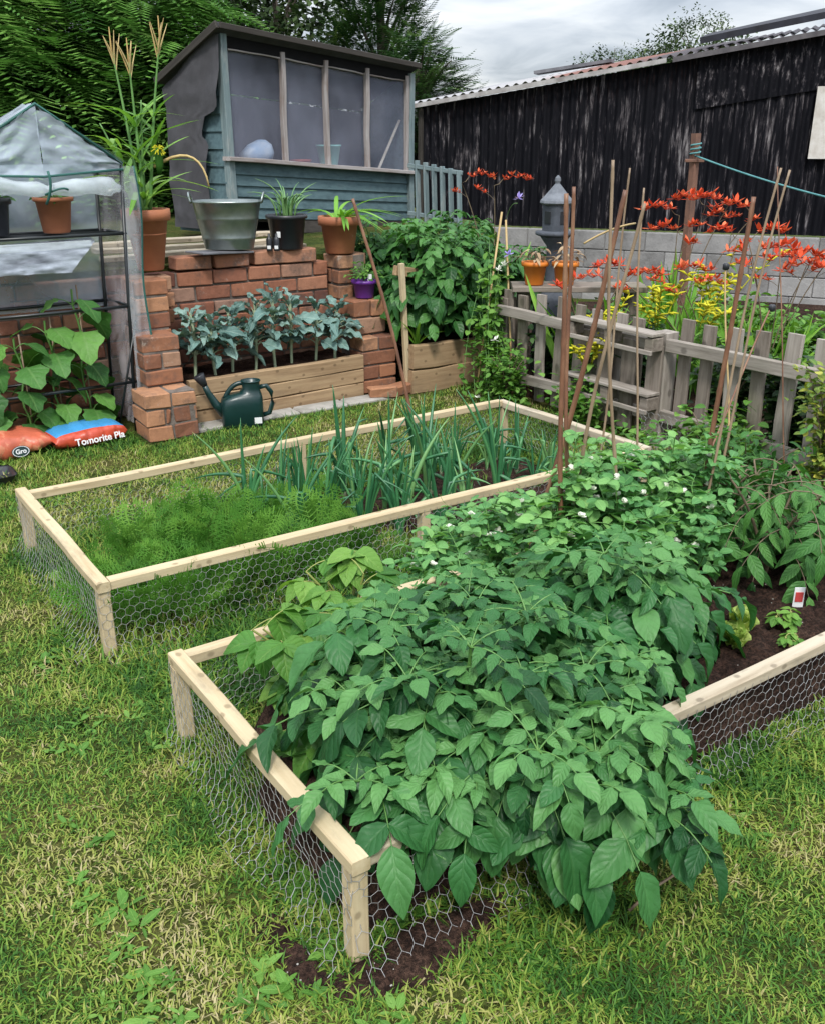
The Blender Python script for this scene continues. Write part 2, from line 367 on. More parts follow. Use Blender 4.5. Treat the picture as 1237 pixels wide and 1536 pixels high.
# ------------------------------------------------------------------ shared materials
M_pine=m_wood('pale_pine',(.56,.47,.31),(.48,.385,.24),(.35,.26,.145),knots=9.,stain=.55,staincol=(.24,.20,.14))
M_pinew=m_wood('weathered_pine',(.50,.44,.34),(.42,.355,.26),(.26,.205,.14),knots=9.,stain=.75,staincol=(.15,.135,.105))
M_sleeper=m_wood('sleeper_wood',(.40,.285,.165),(.31,.21,.12),(.19,.12,.065),knots=9.,stain=.35,staincol=(.16,.12,.08))
M_fence=m_wood('weathered_fence',(.28,.24,.205),(.19,.16,.132),(.08,.065,.053),knots=4.,stain=.65,staincol=(.09,.08,.06),green=.35,rough=.85)
M_fencel=m_wood('pale_weathered_fence',(.38,.345,.305),(.27,.238,.205),(.125,.105,.087),knots=5.,stain=.5,staincol=(.13,.115,.095),green=.2,rough=.85)
M_darkwood=m_wood('dark_boards',(.06,.052,.045),(.04,.035,.03),(.02,.017,.015),stain=.3)
M_white=m_plain('old_white_paint',(.62,.6,.56),(.42,.38,.33),.6,14.)
M_brick=m_rand('brick',[(0,(.11,.048,.036)),(.3,(.20,.082,.054)),(.6,(.27,.115,.068)),(.85,(.34,.17,.105)),(1,(.24,.155,.12))],.88,26.,.45,.2,.6,soot=.95)
M_brickorange=m_rand('orange_brick',[(0,(.18,.08,.05)),(.4,(.29,.13,.07)),(.75,(.37,.19,.105)),(1,(.29,.18,.125))],.88,26.,.42,.2,.6,soot=.85)
M_mortar=m_plain('mortar',(.2,.165,.14),(.09,.075,.065),.95,20.,.6,.006)
M_wire=m_plain('galvanised_wire',(.50,.51,.52),(.28,.26,.25),.45,30.,0,metal=.35)
M_tin=m_plain('galvanised_tin',(.34,.38,.37),(.17,.20,.19),.32,6.,.15,metal=.85)
M_terra=m_plain('terracotta',(.37,.135,.06),(.27,.09,.042),.7,7.,.2)
M_orange=m_plain('orange_plastic',(.62,.19,.015),(.48,.13,.012),.5,7.)
M_black=m_plain('black_plastic',(.022,.024,.03),(.012,.013,.016),.4,10.)
M_purple=m_plain('purple_plastic',(.13,.025,.26),(.09,.02,.19),.4,6.)
M_greencan=m_plain('dark_green_plastic',(.006,.032,.031),(.004,.022,.021),.33,9.)
M_blacksteel=m_plain('black_steel_tube',(.012,.016,.018),None,.35,10.)
M_greenedge=m_plain('green_trim_tape',(.02,.11,.09),None,.6,10.)
M_label=m_plain('white_label',(.75,.76,.76),(.62,.62,.62),.5,10.,0)
M_cane=m_plain('brown_cane',(.17,.075,.04),(.07,.03,.02),.5,26.,.3,stretch=(1,1,.3),c3=(.27,.15,.085))
M_canepale=m_plain('pale_bamboo',(.29,.21,.135),(.17,.115,.07),.5,22.,.3,stretch=(1,1,.25))
M_stone=m_plain('lantern_stone',(.075,.085,.105),(.04,.047,.058),.85,16.,.5)
M_ironpost=m_plain('rusty_post',(.20,.10,.065),(.11,.06,.045),.8,16.,.5)
M_soil=None
def mk_soil():
    m,nt,b,N,K=newmat('soil'); v=coords(N,K,(1,1,1),False); n=noise(N,K,v,9.,8,.7)
    r=ramp(N,[(.3,(.028,.015,.011)),(.5,(.068,.038,.028)),(.66,(.125,.075,.056)),(.78,(.2,.135,.105))]); K(n,r.inputs[0])
    n2=noise(N,K,v,85.,4,.8); r2=ramp(N,[(.42,(.35,.35,.35)),(.62,(1.35,1.3,1.25))]); K(n2,r2.inputs[0])
    K(mixc(N,K,1.,r.outputs[0],r2.outputs[0],'MULTIPLY'),b.inputs['Base Color']); b.inputs['Roughness'].default_value=.95; b.inputs['Specular IOR Level'].default_value=.15
    bump(N,K,b,math_(N,K,'ADD',n,n2),1.,.03); return m
M_soil=mk_soil()
def mk_lawn():
    m,nt,b,N,K=newmat('lawn_thatch'); v=coords(N,K,(1,1,1),False); n=noise(N,K,v,3.,8,.75)
    r=ramp(N,[(.32,(.030,.055,.012)),(.48,(.075,.10,.022)),(.62,(.14,.125,.04)),(.75,(.2,.16,.08))]); K(n,r.inputs[0])
    n2=noise(N,K,v,60.,5,.8); r2=ramp(N,[(.35,(.3,.3,.3)),(.65,(1.3,1.3,1.3))]); K(n2,r2.inputs[0])
    K(mixc(N,K,1.,r.outputs[0],r2.outputs[0],'MULTIPLY'),b.inputs['Base Color']); b.inputs['Roughness'].default_value=.95; b.inputs['Specular IOR Level'].default_value=.1
    bump(N,K,b,n2,.8,.03); return m
M_lawn=mk_lawn()
M_slab=m_plain('concrete_slab',(.36,.34,.31),(.22,.21,.18),.9,12.,.4)
# ------------------------------------------------------------------ setting: ground
B1=(.62,2.86,2.47,3.40); B2=(.645,2.72,1.13,1.99); RZ=.235
def sstep(a,b,x): t=np.clip((x-a)/(b-a),0,1); return t*t*(3-2*t)
def soilz(x,y):
    n=fbm(x,y,9.,1)-.5
    ex=np.minimum(x-.685,2.685-x); ey=np.minimum(y-1.17,1.93-y)
    e=np.minimum(ex,ey)
    z2=.185*sstep(-.012,.055,e)-.025+.04*n
    back=sstep(.25,.05,x-.68)*sstep(1.55,1.75,y); z2=np.where((e>-.02),z2*(1-back)-.06*back,-.05)
    d1=np.minimum(np.minimum(x-1.42,2.80-x),np.minimum(y-(2.56+.22*sstep(2.2,1.6,x)),3.26-y))
    z1=np.where(d1>-.1,.035*sstep(-.06,.08,d1)-.02+.05*n,-.05)
    f=np.hypot((x-.78)/2.4,(y-1.09)/.6); zf=.03*sstep(.15,.02,f)-.016+.05*n
    g=np.hypot((x-.56)/.8,(y-1.2)/2.2); zg=.03*sstep(.10,.0,g)-.014+.03*n
    return np.maximum.reduce([z2,z1,np.where(f<.25,zf,-.05),np.where(g<.2,zg,-.05)])
def lawnz(x,y): return .012*(fbm(x,y,2.,9)-.5)*np.clip(3-np.hypot(x,y)*.2,0,1)
g=MB(); xs=np.concatenate([[-150,-40,-12],np.arange(-4,6.01,.1),[9,16,40,150]])
XX,YY=np.meshgrid(xs,np.concatenate([[-150,-40,-12],np.arange(-4,9.01,.1),[12,20,40,150]]),indexing='ij')
nu,nv=XX.shape; i,j=np.meshgrid(np.arange(nu-1),np.arange(nv-1),indexing='ij')
g.add(np.stack([XX.ravel(),YY.ravel(),lawnz(XX,YY).ravel()],1),np.stack([i*nv+j,(i+1)*nv+j,(i+1)*nv+j+1,i*nv+j+1],-1).reshape(-1,4))
tag(part('lawn',g,M_lawn),kind='structure')
g=MB(); XX,YY=np.meshgrid(np.arange(.3,2.95,.012),np.arange(.8,3.5,.012),indexing='ij'); nu,nv=XX.shape
zz_=soilz(XX,YY)+.010*(rng.random(XX.shape)-.5)+.006*(fbm(XX,YY,40.,2)-.5)
i,j=np.meshgrid(np.arange(nu-1),np.arange(nv-1),indexing='ij')
FF=np.stack([i*nv+j,(i+1)*nv+j,(i+1)*nv+j+1,i*nv+j+1],-1).reshape(-1,4); zf=zz_.ravel(); FF=FF[(zf[FF].max(1)>-.03)]
g.add(np.stack([XX.ravel(),YY.ravel(),zf],1),FF)
tag(part('soil',g,M_soil),kind='structure')
g=MB(); prism(g,[(-30,5.02),(3.9,5.02),(4.5,5.5),(5.0,6.4),(5.6,30),(-30,30)],-.2,.76)
tag(part('terrace',g,M_lawn,smooth=False),kind='structure')
g=MB(); prism(g,[(3.56,1.0),(9,-3),(9,4.2),(5.4,6.4),(3.56,5.0)],-.1,.06)
tag(part('flower_bed_soil',g,M_soil,smooth=False),kind='structure')
# concrete edging path under the planter
g=MB(); 
for k in range(4): cbox(g,(1.86+.3*k,4.49,-.008),(.29,.12,.05),.008,rand=k/5)
tag(part('stone_path',g,M_slab,smooth=False),kind='structure')
# ------------------------------------------------------------------ raised beds with chicken wire
def hexwire(mb,O,S,T,Ls,Lt,out,hw=.028,flare=.03,sag=.012,r=.00062):
    S=np.asarray(S,float);T=np.asarray(T,float);out=np.asarray(out,float); hh=hw*.58
    rows=int(Lt/(1.5*hh))+2; cols=int(Ls/hw)+1; A=[];B=[]
    for q in range(rows):
        for c in range(cols):
            x=(c+.5*(q%2))*hw; y=q*1.5*hh
            a=(x,y);b=(x,y+hh);l=(x-hw/2,y+1.5*hh);rr=(x+hw/2,y+1.5*hh)
            A+=[a,b,b];B+=[b,l,rr]
    A=np.array(A);B=np.array(B)
    ok=(A[:,0]>=0)&(A[:,0]<=Ls)&(B[:,0]>=-hw)&(B[:,0]<=Ls+hw)&(A[:,1]<=Lt)&(B[:,1]<=Lt+.01); A=A[ok];B=B[ok]
    seed=rng.uniform(0,90)
    def W3(p):
        s=np.clip(p[:,0],0,Ls);t=p[:,1]
        w=fbm(s+seed,t,7.,3)-.5; w2=fbm(s+seed+5,t,30.,4)-.5
        o=flare*(1-np.clip(t/.09,0,1))**1.5*(1+1.2*(vnoise(s,s*0+seed,5.)-.5))+sag*w*np.clip(1-abs(t/Lt*2-1)**3,0,1)*2
        ds=.35*hw*(fbm(s+seed,t+3,9.,6)-.5)*2+.12*hw*w2; dt=.3*hh*(fbm(s+seed+9,t,9.,7)-.5)*2*np.clip((Lt-t)/.05,0,1)
        return np.asarray(O)+ (s+ds)[:,None]*S+np.maximum(t+dt,.003)[:,None]*T+(o+.004*w2)[:,None]*out
    a=W3(A);b=W3(B); d=b-a; n=np.linalg.norm(d,axis=1,keepdims=True)+1e-9; d/=n
    x=np.cross(d,out);x/=np.linalg.norm(x,axis=1,keepdims=True)+1e-9; y=np.cross(x,d)
    tw=np.where(np.abs(A[:,0]-B[:,0])<1e-6,1.45,1.)[:,None]*r
    ring=[x*math.cos(t)+y*math.sin(t) for t in(0,2.094,4.189)]
    V=np.stack([a+q*tw for q in ring]+[b+q*tw for q in ring],1).reshape(-1,3); m=len(a)
    F=np.array([[0,1,4,3],[1,2,5,4],[2,0,3,5]]); F=(F[None]+(np.arange(m)*6)[:,None,None]).reshape(-1,4)
    mb.add(V,F)
    for t in (.0,):   # selvedge wire along the bottom
        s=np.linspace(0,Ls,60); P=W3(np.stack([s,np.full(60,t)],1)); tube(mb,P,r*1.8,4)
def bed(name_lbl,B,posts,near_split=None):
    x0,x1,y0,y1=B; w=.038; t=.03
    th=thing('raised_bed',name_lbl,'garden bed frame',(x0,y0,0),'wooden bed frames on the lawn')
    zc=RZ-t/2
    bar('rail',(x0+w/2,y0-.004,zc),(x0+w/2,y1+.004,zc),w,t,M_pine,th,.003,nseg=10,warp=.002)
    bar('rail',(x1-w/2,y0-.004,zc-.002),(x1-w/2,y1+.004,zc-.002),w,t,M_pinew,th,.003,nseg=10,warp=.003)
    a=x0+w+.001;b=x1-w-.001
    bar('rail',(a,y0+w/2,zc-.004),(b,y0+w/2,zc-.004),w,t,M_pinew if near_split else M_pine,th,.003,nseg=24,warp=.004)
    bar('rail',(a,y1-w/2,zc-.004),(b,y1-w/2,zc-.004),w*.9,t,M_pine,th,.003,nseg=24,warp=.004)
    for (px,py) in posts:
        bar('post',(px,py,-.03),(px,py,RZ-t-.0015),w*.95,w*.95,M_pine,th,.003,up=(0,1,0),nseg=3,warp=.0008)
    for (O,S,L,out) in (((x0-.003,y0,0),(0,1,0),y1-y0,(-1,0,0)),((x0,y0-.003,0),(1,0,0),x1-x0,(0,-1,0)),((x1+.003,y0,0),(0,1,0),y1-y0,(1,0,0)),((x0,y1+.003,0),(1,0,0),x1-x0,(0,1,0))):
        m=MB(); hexwire(m,O,S,(0,0,1),L,RZ-.032,out,flare=.05 if out[0]<0 or out[1]<0 else .02); part('chicken_wire',m,M_wire,th)
    return th
x0,x1,y0,y1=B1; q=.019
bed('pale timber bed frame with chicken wire sides holding the onions and carrots',B1,[(x0+q,y0+q),(x1-q,y0+q),(x0+q,y1-q),(x1-q,y1-q),(1.75,y0+q),(1.75,y1-q)])
x0,x1,y0,y1=B2
bed('pale timber bed frame with chicken wire sides overgrown by potato plants',B2,[(x0+q,y0+q),(x1-q,y0+q),(x0+q,y1-q),(x1-q,y1-q),(1.7,y1-q)],True)
# ------------------------------------------------------------------ brickwork
def bricks(mb,x0,x1,y0,y1,z0,z1,along='x',Lb=.205,ch=.0815,jt=.010,both=True,jit=.0015):
    """stretcher courses filling the box; rows through its depth"""
    n=max(1,round((z1-z0)/ch)); ch=(z1-z0)/n
    for k in range(n):
        zc=z0+(k+.5)*ch
        if along=='x':
            s=x0-(Lb/2 if k%2 else 0)
            while s<x1-.012:
                a=max(s,x0);b=min(s+Lb,x1)
                if b-a>.03: cbox(mb,((a+b)/2+rng.normal(0,.0015),(y0+y1)/2+rng.normal(0,.003),zc),(b-a-jt,y1-y0,ch-jt),.005,rot=rotz(rng.normal(0,.006)),rand=rng.random(),jit=jit)
                s+=Lb
        else:
            s=y0-(Lb/2 if k%2 else 0)
            while s<y1-.012:
                a=max(s,y0);b=min(s+Lb,y1)
                if b-a>.03: cbox(mb,((x0+x1)/2+rng.normal(0,.003),(a+b)/2,zc),(x1-x0,b-a-jt,ch-jt),.005,rot=rotz(rng.normal(0,.006)),rand=rng.random(),jit=jit)
                s+=Lb
wl=thing('brick_wall','long red brick retaining wall behind the broccoli and the small greenhouse','wall',(1.8,4.92,0))
m=MB(); bricks(m,-.6,2.78,4.92,5.02,.0,.735); part('brick_course',m,M_brick,wl,smooth=False)
m=MB(); cbox(m,(1.09,4.985,.36),(3.38,.10,.735),.002); part('mortar',m,M_mortar,wl,smooth=False)
# loose coping bricks on top of the wall: real separate bricks
cp=[(.55,4.96,0),(.80,4.97,.03),(1.05,4.965,-.02),(1.96,4.965,.04),(2.18,4.955,-.03),(2.42,4.97,.02),(2.60,4.96,-.05)]
for k,(x,y,a) in enumerate(cp):
    m=MB(); cbox(m,(x,y,.775),(.20,.10,.068),.005,rot=rotz(a),rand=rng.random(),jit=.002)
    single('brick',m,M_brick,(x,y,.741),['loose coping brick on the wall above the grow bags, left one','loose coping brick on the wall behind the greenhouse, middle one','loose coping brick on the wall nearest the corn pot, left of it','loose coping brick on the wall beside the corn pot, right of it','loose coping brick lying under the tin tub','loose coping brick lying under the black pot of spring onions','loose coping brick between the black pot and the orange terracotta pot'][k],'brick','loose bricks on the wall top',False)
pr=thing('brick_pier','stepped red brick pier standing left of the dark green watering can','pier',(1.57,4.38,0))
m=MB()
bricks(m,1.44,1.575,4.38,4.58,0,.246,Lb=.2,jit=.003); bricks(m,1.58,1.71,4.385,4.58,0,.246,Lb=.2,jit=.003)
bricks(m,1.50,1.70,4.52,4.68,.246,.49,Lb=.2); bricks(m,1.55,1.72,4.68,4.92,.0,.74,along='y',Lb=.2)
bricks(m,1.58,1.80,4.80,4.92,.49,.74,Lb=.21)
part('brick_course',m,M_brickorange,pr,smooth=False)
m=MB(); cbox(m,(1.575,4.48,.12),(.25,.18,.236),.002); cbox(m,(1.6,4.60,.24),(.18,.14,.48),.002); cbox(m,(1.635,4.8,.365),(.15,.22,.73),.002); part('mortar',m,M_mortar,pr,smooth=False)
pr=thing('brick_pier','stepped red brick pier under the purple pot beside the timber planter','pier',(2.92,4.66,0))
m=MB()
bricks(m,2.80,3.04,4.60,4.74,0,.33,Lb=.24); bricks(m,2.80,3.02,4.68,4.84,.33,.53,Lb=.23); bricks(m,2.80,2.90,4.84,5.02,0,.77,along='y',Lb=.2); bricks(m,2.90,3.0,4.86,5.02,0,.77,along='y',Lb=.2)
part('brick_course',m,M_brickorange,pr,smooth=False)
m=MB(); cbox(m,(2.92,4.70,.16),(.21,.17,.32),.002); cbox(m,(2.91,4.80,.26),(.2,.2,.52),.002); cbox(m,(2.9,4.93,.38),(.17,.14,.76),.002); part('mortar',m,M_mortar,pr,smooth=False)
for k,(x,y,z,a,lb) in enumerate([(2.98,4.50,.02,.2,'broken brick lying on the path at the foot of the right pier'),(2.86,4.47,.03,-.4,'orange brick lying flat on the slabs below the purple pot'),(1.06,4.90,.78+.034,.1,None)]):
    if lb is None: continue
    m=MB(); cbox(m,(x,y,z+.01),(.16,.09,.06),.008,rot=rotz(a),rand=rng.random(),jit=.004); single('brick',m,M_brickorange,(x,y,z-.02),lb,'brick','loose bricks on the ground',False)
# slates lying under the tub and on the wall
M_slate=m_plain('slate',(.16,.16,.175),(.07,.07,.08),.6,9.,.3)
for x,y,z,a,lb in ((2.12,4.93,.822,.25,'dark slate sheet lying askew under the tin tub'),):
    m=MB(); cbox(m,(x,y,z),(.34,.16,.010),.003,rot=rotz(a)@roty(.05)); single('slate_tile',m,M_slate,(x,y,z-.006),lb,'slate',smooth=False)
# planks laid on the terrace behind the wall
for k in range(3):
    y=5.16+.12*k; th=thing('plank',['pale plank lying on the terrace just behind the corn pot','middle pale plank lying on the terrace behind the wall','rearmost pale plank lying on the terrace behind the wall'][k],'plank',(2.0,y,.76),'planks on the terrace behind the wall')
    bar('board',(1.55,y,.80+.025*k),(2.75,y,.80+.025*k),.09,.025,M_pinew,th,.003,nseg=8,warp=.004)
# ------------------------------------------------------------------ sleeper planters
pl=thing('timber_planter','knotty sleeper planter holding the row of broccoli','planter',(2.03,4.53,0))
for k in range(3): bar('board',(1.735,4.565,.04+.08*k),(2.795,4.60,.04+.08*k),.045,.076,M_sleeper,pl,.004,nseg=12,warp=.003)
m=MB(); sheet(m,(1.74,4.58,.20),(2.79,4.60,.20),(2.79,4.92,.22),(1.74,4.92,.22),40,16,lambda u,v:np.stack([0*u,0*u,.03*(fbm(u*1.1,v*.4,14.)-.4)],1)); part('compost',m,M_soil,pl)
pl=thing('timber_planter','weathered sleeper planter on the right holding potatoes behind the broccoli pier','planter',(3.0,4.44,0))
for k in range(2): bar('board',(3.05,4.47+.03*0,.07+.142*k),(3.62,4.47,.07+.142*k),.05,.138,M_sleeper,pl,.005,nseg=10,warp=.004)
bar('board',(3.62,4.47,.2),(3.62,5.0,.2),.05,.38,M_sleeper,pl,.005)
m=MB(); sheet(m,(3.05,4.49,.25),(3.6,4.49,.25),(4.6,5.6,.3),(3.05,5.0,.3),20,10,lambda u,v:np.stack([0*u,0*u,.03*(fbm(u,v,9.)-.4)],1)); part('compost',m,M_soil,pl)
th=thing('plant_support','upright yellow timber stake carrying a cross rail in front of the potato planter','stake',(2.96,4.5,0))
bar('stake',(3.06,4.52,.05),(3.02,4.52,.74),.03,.03,M_pine,th,.003,up=(0,1,0),nseg=4,warp=.001)
bar('cross_rail',(3.0,4.56,.70),(3.85,4.70,.545),.03,.055,M_sleeper,th,.003)
# ------------------------------------------------------------------ picket fence
FX=3.48; fpy=2.97
fe=thing('picket_fence','weathered grey picket fence with two rails along the right side','fence',(FX,fpy,0))
bar('post',(FX-.01,fpy,-.05),(FX-.01,fpy,.555),.085,.085,M_fencel,fe,.006,up=(0,1,0),nseg=6,warp=.002)
bar('post',(FX+.02,4.16,-.05),(FX+.02,4.16,.56),.07,.07,M_fence,fe,.005,up=(0,1,0))
bar('post',(FX+.0,1.62,-.05),(FX,1.62,.58),.08,.08,M_fence,fe,.005,up=(0,1,0))
bar('rail',(FX-.045,4.2,.495),(FX-.045,fpy+.045,.495),.03,.055,M_fencel,fe,.004,nseg=8,warp=.004)
bar('rail',(FX-.045,fpy-.045,.505),(FX-.045,1.55,.520),.03,.060,M_fencel,fe,.004,nseg=8,warp=.004)
bar('rail',(FX-.045,4.2,.145),(FX-.045,fpy+.045,.155),.03,.055,M_fencel,fe,.004,nseg=8,warp=.004)
bar('rail',(FX-.045,fpy-.045,.165),(FX-.045,1.55,.150),.03,.060,M_fencel,fe,.004,nseg=8,warp=.004)
for k in range(19):
    y=4.13-.140*k+rng.normal(0,.006)
    if abs(y-fpy)<.075: continue
    if y<1.55: break
    zt=.595+rng.normal(0,.012)+(.035 if y<fpy else 0); t=rng.normal(0,.008)
    bar('picket',(FX,y,.03),(FX+rng.normal(0,.006),y+t,zt),.068+rng.normal(0,.003),.018,M_fence if rng.random()<.7 else M_fencel,fe,.003,up=(1,0,0),nseg=5,warp=.002)
ps=thing('pallet_planter','grey wooden pallet hung upright on the fence as a shelf','pallet shelf',(3.36,3.2,0))
for z in (.515,.235):
    bar('shelf',(3.37,2.93,z+.040),(3.37,3.50,z+.040),.09,.016,M_fencel,ps,.003)
    bar('front_slat',(3.33,2.93,z-.040),(3.33,3.50,z-.040),.016,.022,M_fencel,ps,.003)
    for y in (2.955,3.215,3.475): bar('block',(3.37,y-.025,z-.005),(3.37,y+.025,z-.005),.075,.062,M_fence,ps,.003)
for k in range(4): bar('board',(3.415,2.98+.16*k,.06),(3.415,2.98+.16*k,.50),.09,.016,M_fence,ps,.003,up=(1,0,0))
# ------------------------------------------------------------------ barn of corrugated iron on a block plinth
P_L=Dp(632,300,9.6);P_R=Dp(1345,300,8.1); bx=nrm((P_R-P_L)*[1,1,0]); bl=np.linalg.norm((P_R-P_L)[:2]); bn=np.array([bx[1],-bx[0],0.])   # bn towards the garden
if bn@(-P_L*[1,1,0])<0: bn=-bn
P0=np.array([P_L[0],P_L[1],0.])
def wallhit(px,py,off=0.):
    d=ray(px,py); o=P0+bn*off; t=((o-Cv)@bn)/(d@bn); p=Cv+d*t; return (p-P0)@bx,p[2]
def BW(s,z,o=0.): return P0+bx*s+bn*o+np.array([0,0,z])
barn=thing('barn','large black corrugated iron barn on a grey block base at the right','barn',tuple(P0))
sa,za=wallhit(634,157); sb,zb=wallhit(1237,48)
ez=lambda s: za+(zb-za)*(s-sa)/(sb-sa)
zbase=.62
M_corr=None
def mk_corr():
    m,nt,b,N,K=newmat('black_corrugated_iron'); s=lpattr(N,K)
    cv=N('ShaderNodeCombineXYZ'); K(math_(N,K,'MULTIPLY',s[0],110.),cv.inputs[0]); K(math_(N,K,'MULTIPLY',s[1],3.2),cv.inputs[1])
    n=noise(N,K,cv.outputs[0],1.,8,.75); r=ramp(N,[(.47,(.0016,.0017,.004)),(.54,(.005,.0048,.008)),(.60,(.07,.062,.066)),(.70,(.30,.285,.285))]); 
    cv2=N('ShaderNodeCombineXYZ'); K(math_(N,K,'MULTIPLY',s[0],9.),cv2.inputs[0]); K(math_(N,K,'MULTIPLY',s[1],1.3),cv2.inputs[1])
    big=noise(N,K,cv2.outputs[0],1.,4,.6); K(math_(N,K,'ADD',n,math_(N,K,'MULTIPLY',math_(N,K,'SUBTRACT',big,.52),.42)),r.inputs[0])
    rs=ramp(N,[(.8,(0,0,0)),(.97,(1,1,1))]); K(s[1],rs.inputs[0])
    n3=noise(N,K,cv.outputs[0],2.3,4,.7); r3=ramp(N,[(.5,(0,0,0)),(.62,(1,1,1))]); K(n3,r3.inputs[0])
    c=mixc(N,K,math_(N,K,'MULTIPLY',math_(N,K,'MULTIPLY',rs.outputs[0],r3.outputs[0]),.3),r.outputs[0],(.055,.026,.02))
    K(c,b.inputs['Base Color']); b.inputs['Roughness'].default_value=.72; b.inputs['Specular IOR Level'].default_value=.18; bump(N,K,b,n,.4,.01); return m
M_corr=mk_corr()
pitch=.082; nw=int(bl/pitch); cols=nw*8+1; ss=np.linspace(0,bl,cols); m=MB()
def corr(m,z0f,z1f,o0,o1,rows,sub=None):
    s=ss if sub is None else ss[(ss>=sub[0])&(ss<=sub[1])]; V=[];lp=[]
    wav=.013*np.sin(s/pitch*2*math.pi)
    for k in range(rows+1):
        t=k/rows; z=z0f(s)*(1-t)+z1f(s)*t; o=o0+(o1-o0)*t+wav+.012*(fbm(s,z,1.2,8)-.5)
        V.append(P0+s[:,None]*bx+o[:,None]*bn+np.stack([0*s,0*s,z],1)); lp.append(np.stack([s/bl,np.full(len(s),t),0*s],1))
    n=len(s); i,j=np.meshgrid(np.arange(rows),np.arange(n-1),indexing='ij')
    m.add(np.concatenate(V),np.stack([i*n+j,i*n+j+1,(i+1)*n+j+1,(i+1)*n+j],-1).reshape(-1,4),np.concatenate(lp))
corr(m,lambda s:0*s+zbase,lambda s:ez(s)-.02,0,0,6); part('wall',m,M_corr,barn)
m=MB(); corr(m,lambda s:ez(s)-.42,lambda s:ez(s)-.01,.022,.022,3,(sb-.95,bl)); part('upper_sheet',m,M_corr,barn)
def mk_block():
    m,nt,b,N,K=newmat('concrete_block'); s=lpattr(N,K); v=coords(N,K,(1,1,1),False); n=noise(N,K,v,4.,7,.7)
    r=ramp(N,[(.3,(.13,.127,.123)),(.5,(.26,.256,.25)),(.7,(.36,.352,.34))]); K(math_(N,K,'ADD',math_(N,K,'MULTIPLY',n,.75),math_(N,K,'MULTIPLY',s[2],.2)),r.inputs[0]); K(r.outputs[0],b.inputs['Base Color']); b.inputs['Roughness'].default_value=.95; bump(N,K,b,noise(N,K,v,60.,4,.7),.5,.01); return m
M_block=mk_block()
m=MB(); ang=math.atan2(bx[1],bx[0]); bh=.165; bL=.36
for k in range(4):
    z=zbase-.01-(k+.5)*bh; s=-(bL/2 if k%2 else 0)
    while s<bl: cbox(m,BW(s+bL/2,z,.03),(bL-.008,.1,bh-.008),.004,rot=rotz(ang),rand=rng.random()); s+=bL
part('block_plinth',m,M_block,barn,smooth=False)
m=MB(); cbox(m,BW(bl/2,zbase/2-.02,.02),(bl,.09,zbase-.02),.002,rot=rotz(ang)); part('mortar',m,m_plain('pale_mortar',(.33,.32,.31),None,.95,20.),barn,smooth=False)
# roof, tilted up away from the wall
def mk_roof():
    m,nt,b,N,K=newmat('old_roof_sheet'); s=lpattr(N,K); v=coords(N,K,(1,1,1),False); n=noise(N,K,v,2.5,6,.7)
    x=math_(N,K,'ADD',s[0],math_(N,K,'MULTIPLY',math_(N,K,'SUBTRACT',n,.5),.12))
    r=ramp(N,[(0,(.30,.30,.31)),(.30,(.33,.32,.32)),(.34,(.17,.07,.05)),(.47,(.17,.07,.05)),(.52,(.05,.04,.045)),(1.,(.025,.025,.035))]); K(x,r.inputs[0]); K(r.outputs[0],b.inputs['Base Color']); b.inputs['Roughness'].default_value=.8; bump(N,K,b,n,.3,.01); return m
M_roof=mk_roof(); m=MB(); tl=.16; dep=3.2; s0=-.1
ns=int((bl-s0)/pitch)*6; S=np.linspace(s0,bl,ns); V=[];lp=[]
for k in range(5):
    t=k/4; V.append(P0+S[:,None]*bx+(.10-dep*t)*bn+np.stack([0*S,0*S,ez(S)+.02+tl*dep*t*.62+.012*np.sin(S/pitch*6.283)],1)); lp.append(np.stack([(S-s0)/(bl-s0),np.full(ns,t),0*S],1))
i,j=np.meshgrid(np.arange(4),np.arange(ns-1),indexing='ij'); m.add(np.concatenate(V),np.stack([i*ns+j,i*ns+j+1,(i+1)*ns+j+1,(i+1)*ns+j],-1).reshape(-1,4),np.concatenate(lp))
part('roof',m,M_roof,barn)
m=MB(); 
solid(m,BW(-.12,ez(-.12)-.025,.10),BW(sa+2.2,ez(sa+2.2)-.025,.10),BW(sa+2.2,ez(sa+2.2)+.012,.10),BW(-.12,ez(-.12)+.012,.10),.02); part('verge_board',m,m_plain('worn_white_board',(.44,.43,.42),(.20,.18,.17),.7,9.),barn,smooth=False)
m=MB(); s1=sa+2.25; solid(m,BW(s1,ez(s1)-.03,.09),BW(bl,ez(bl)-.03,.09),BW(bl,ez(bl)+.01,.09),BW(s1,ez(s1)+.01,.09),.02); part('verge_board',m,m_plain('grey_tar_board',(.12,.11,.115),(.05,.045,.05),.8,9.),barn,smooth=False)
m=MB(); s1=wallhit(1045,70)[0]; solid(m,BW(s1,ez(s1)+.10,-.2),BW(bl,ez(bl)+.13,-.2),BW(bl,ez(bl)+.24,-.9),BW(s1,ez(s1)+.19,-.9),.05); part('ridge_sheet',m,m_plain('black_felt',(.03,.032,.045),(.015,.015,.02),.85,9.),barn,smooth=False)
m=MB(); s1=wallhit(740,120)[0];s2=wallhit(870,95)[0]; solid(m,BW(s1,ez(s1)+.22,-1.4),BW(s2,ez(s2)+.2,-1.4),BW(s2,ez(s2)+.2,-1.6),BW(s1,ez(s1)+.22,-1.6),.03); part('roof_flashing',m,M_slate,barn,smooth=False)
m=MB(); q1=wallhit(1226,130);q2=wallhit(1226,238); solid(m,BW(q1[0],q2[1],.045),BW(q1[0]+.9,q2[1],.045),BW(q1[0]+.9,q1[1],.045),BW(q1[0],q1[1],.045),.02); part('white_panel',m,M_white,barn,smooth=False)
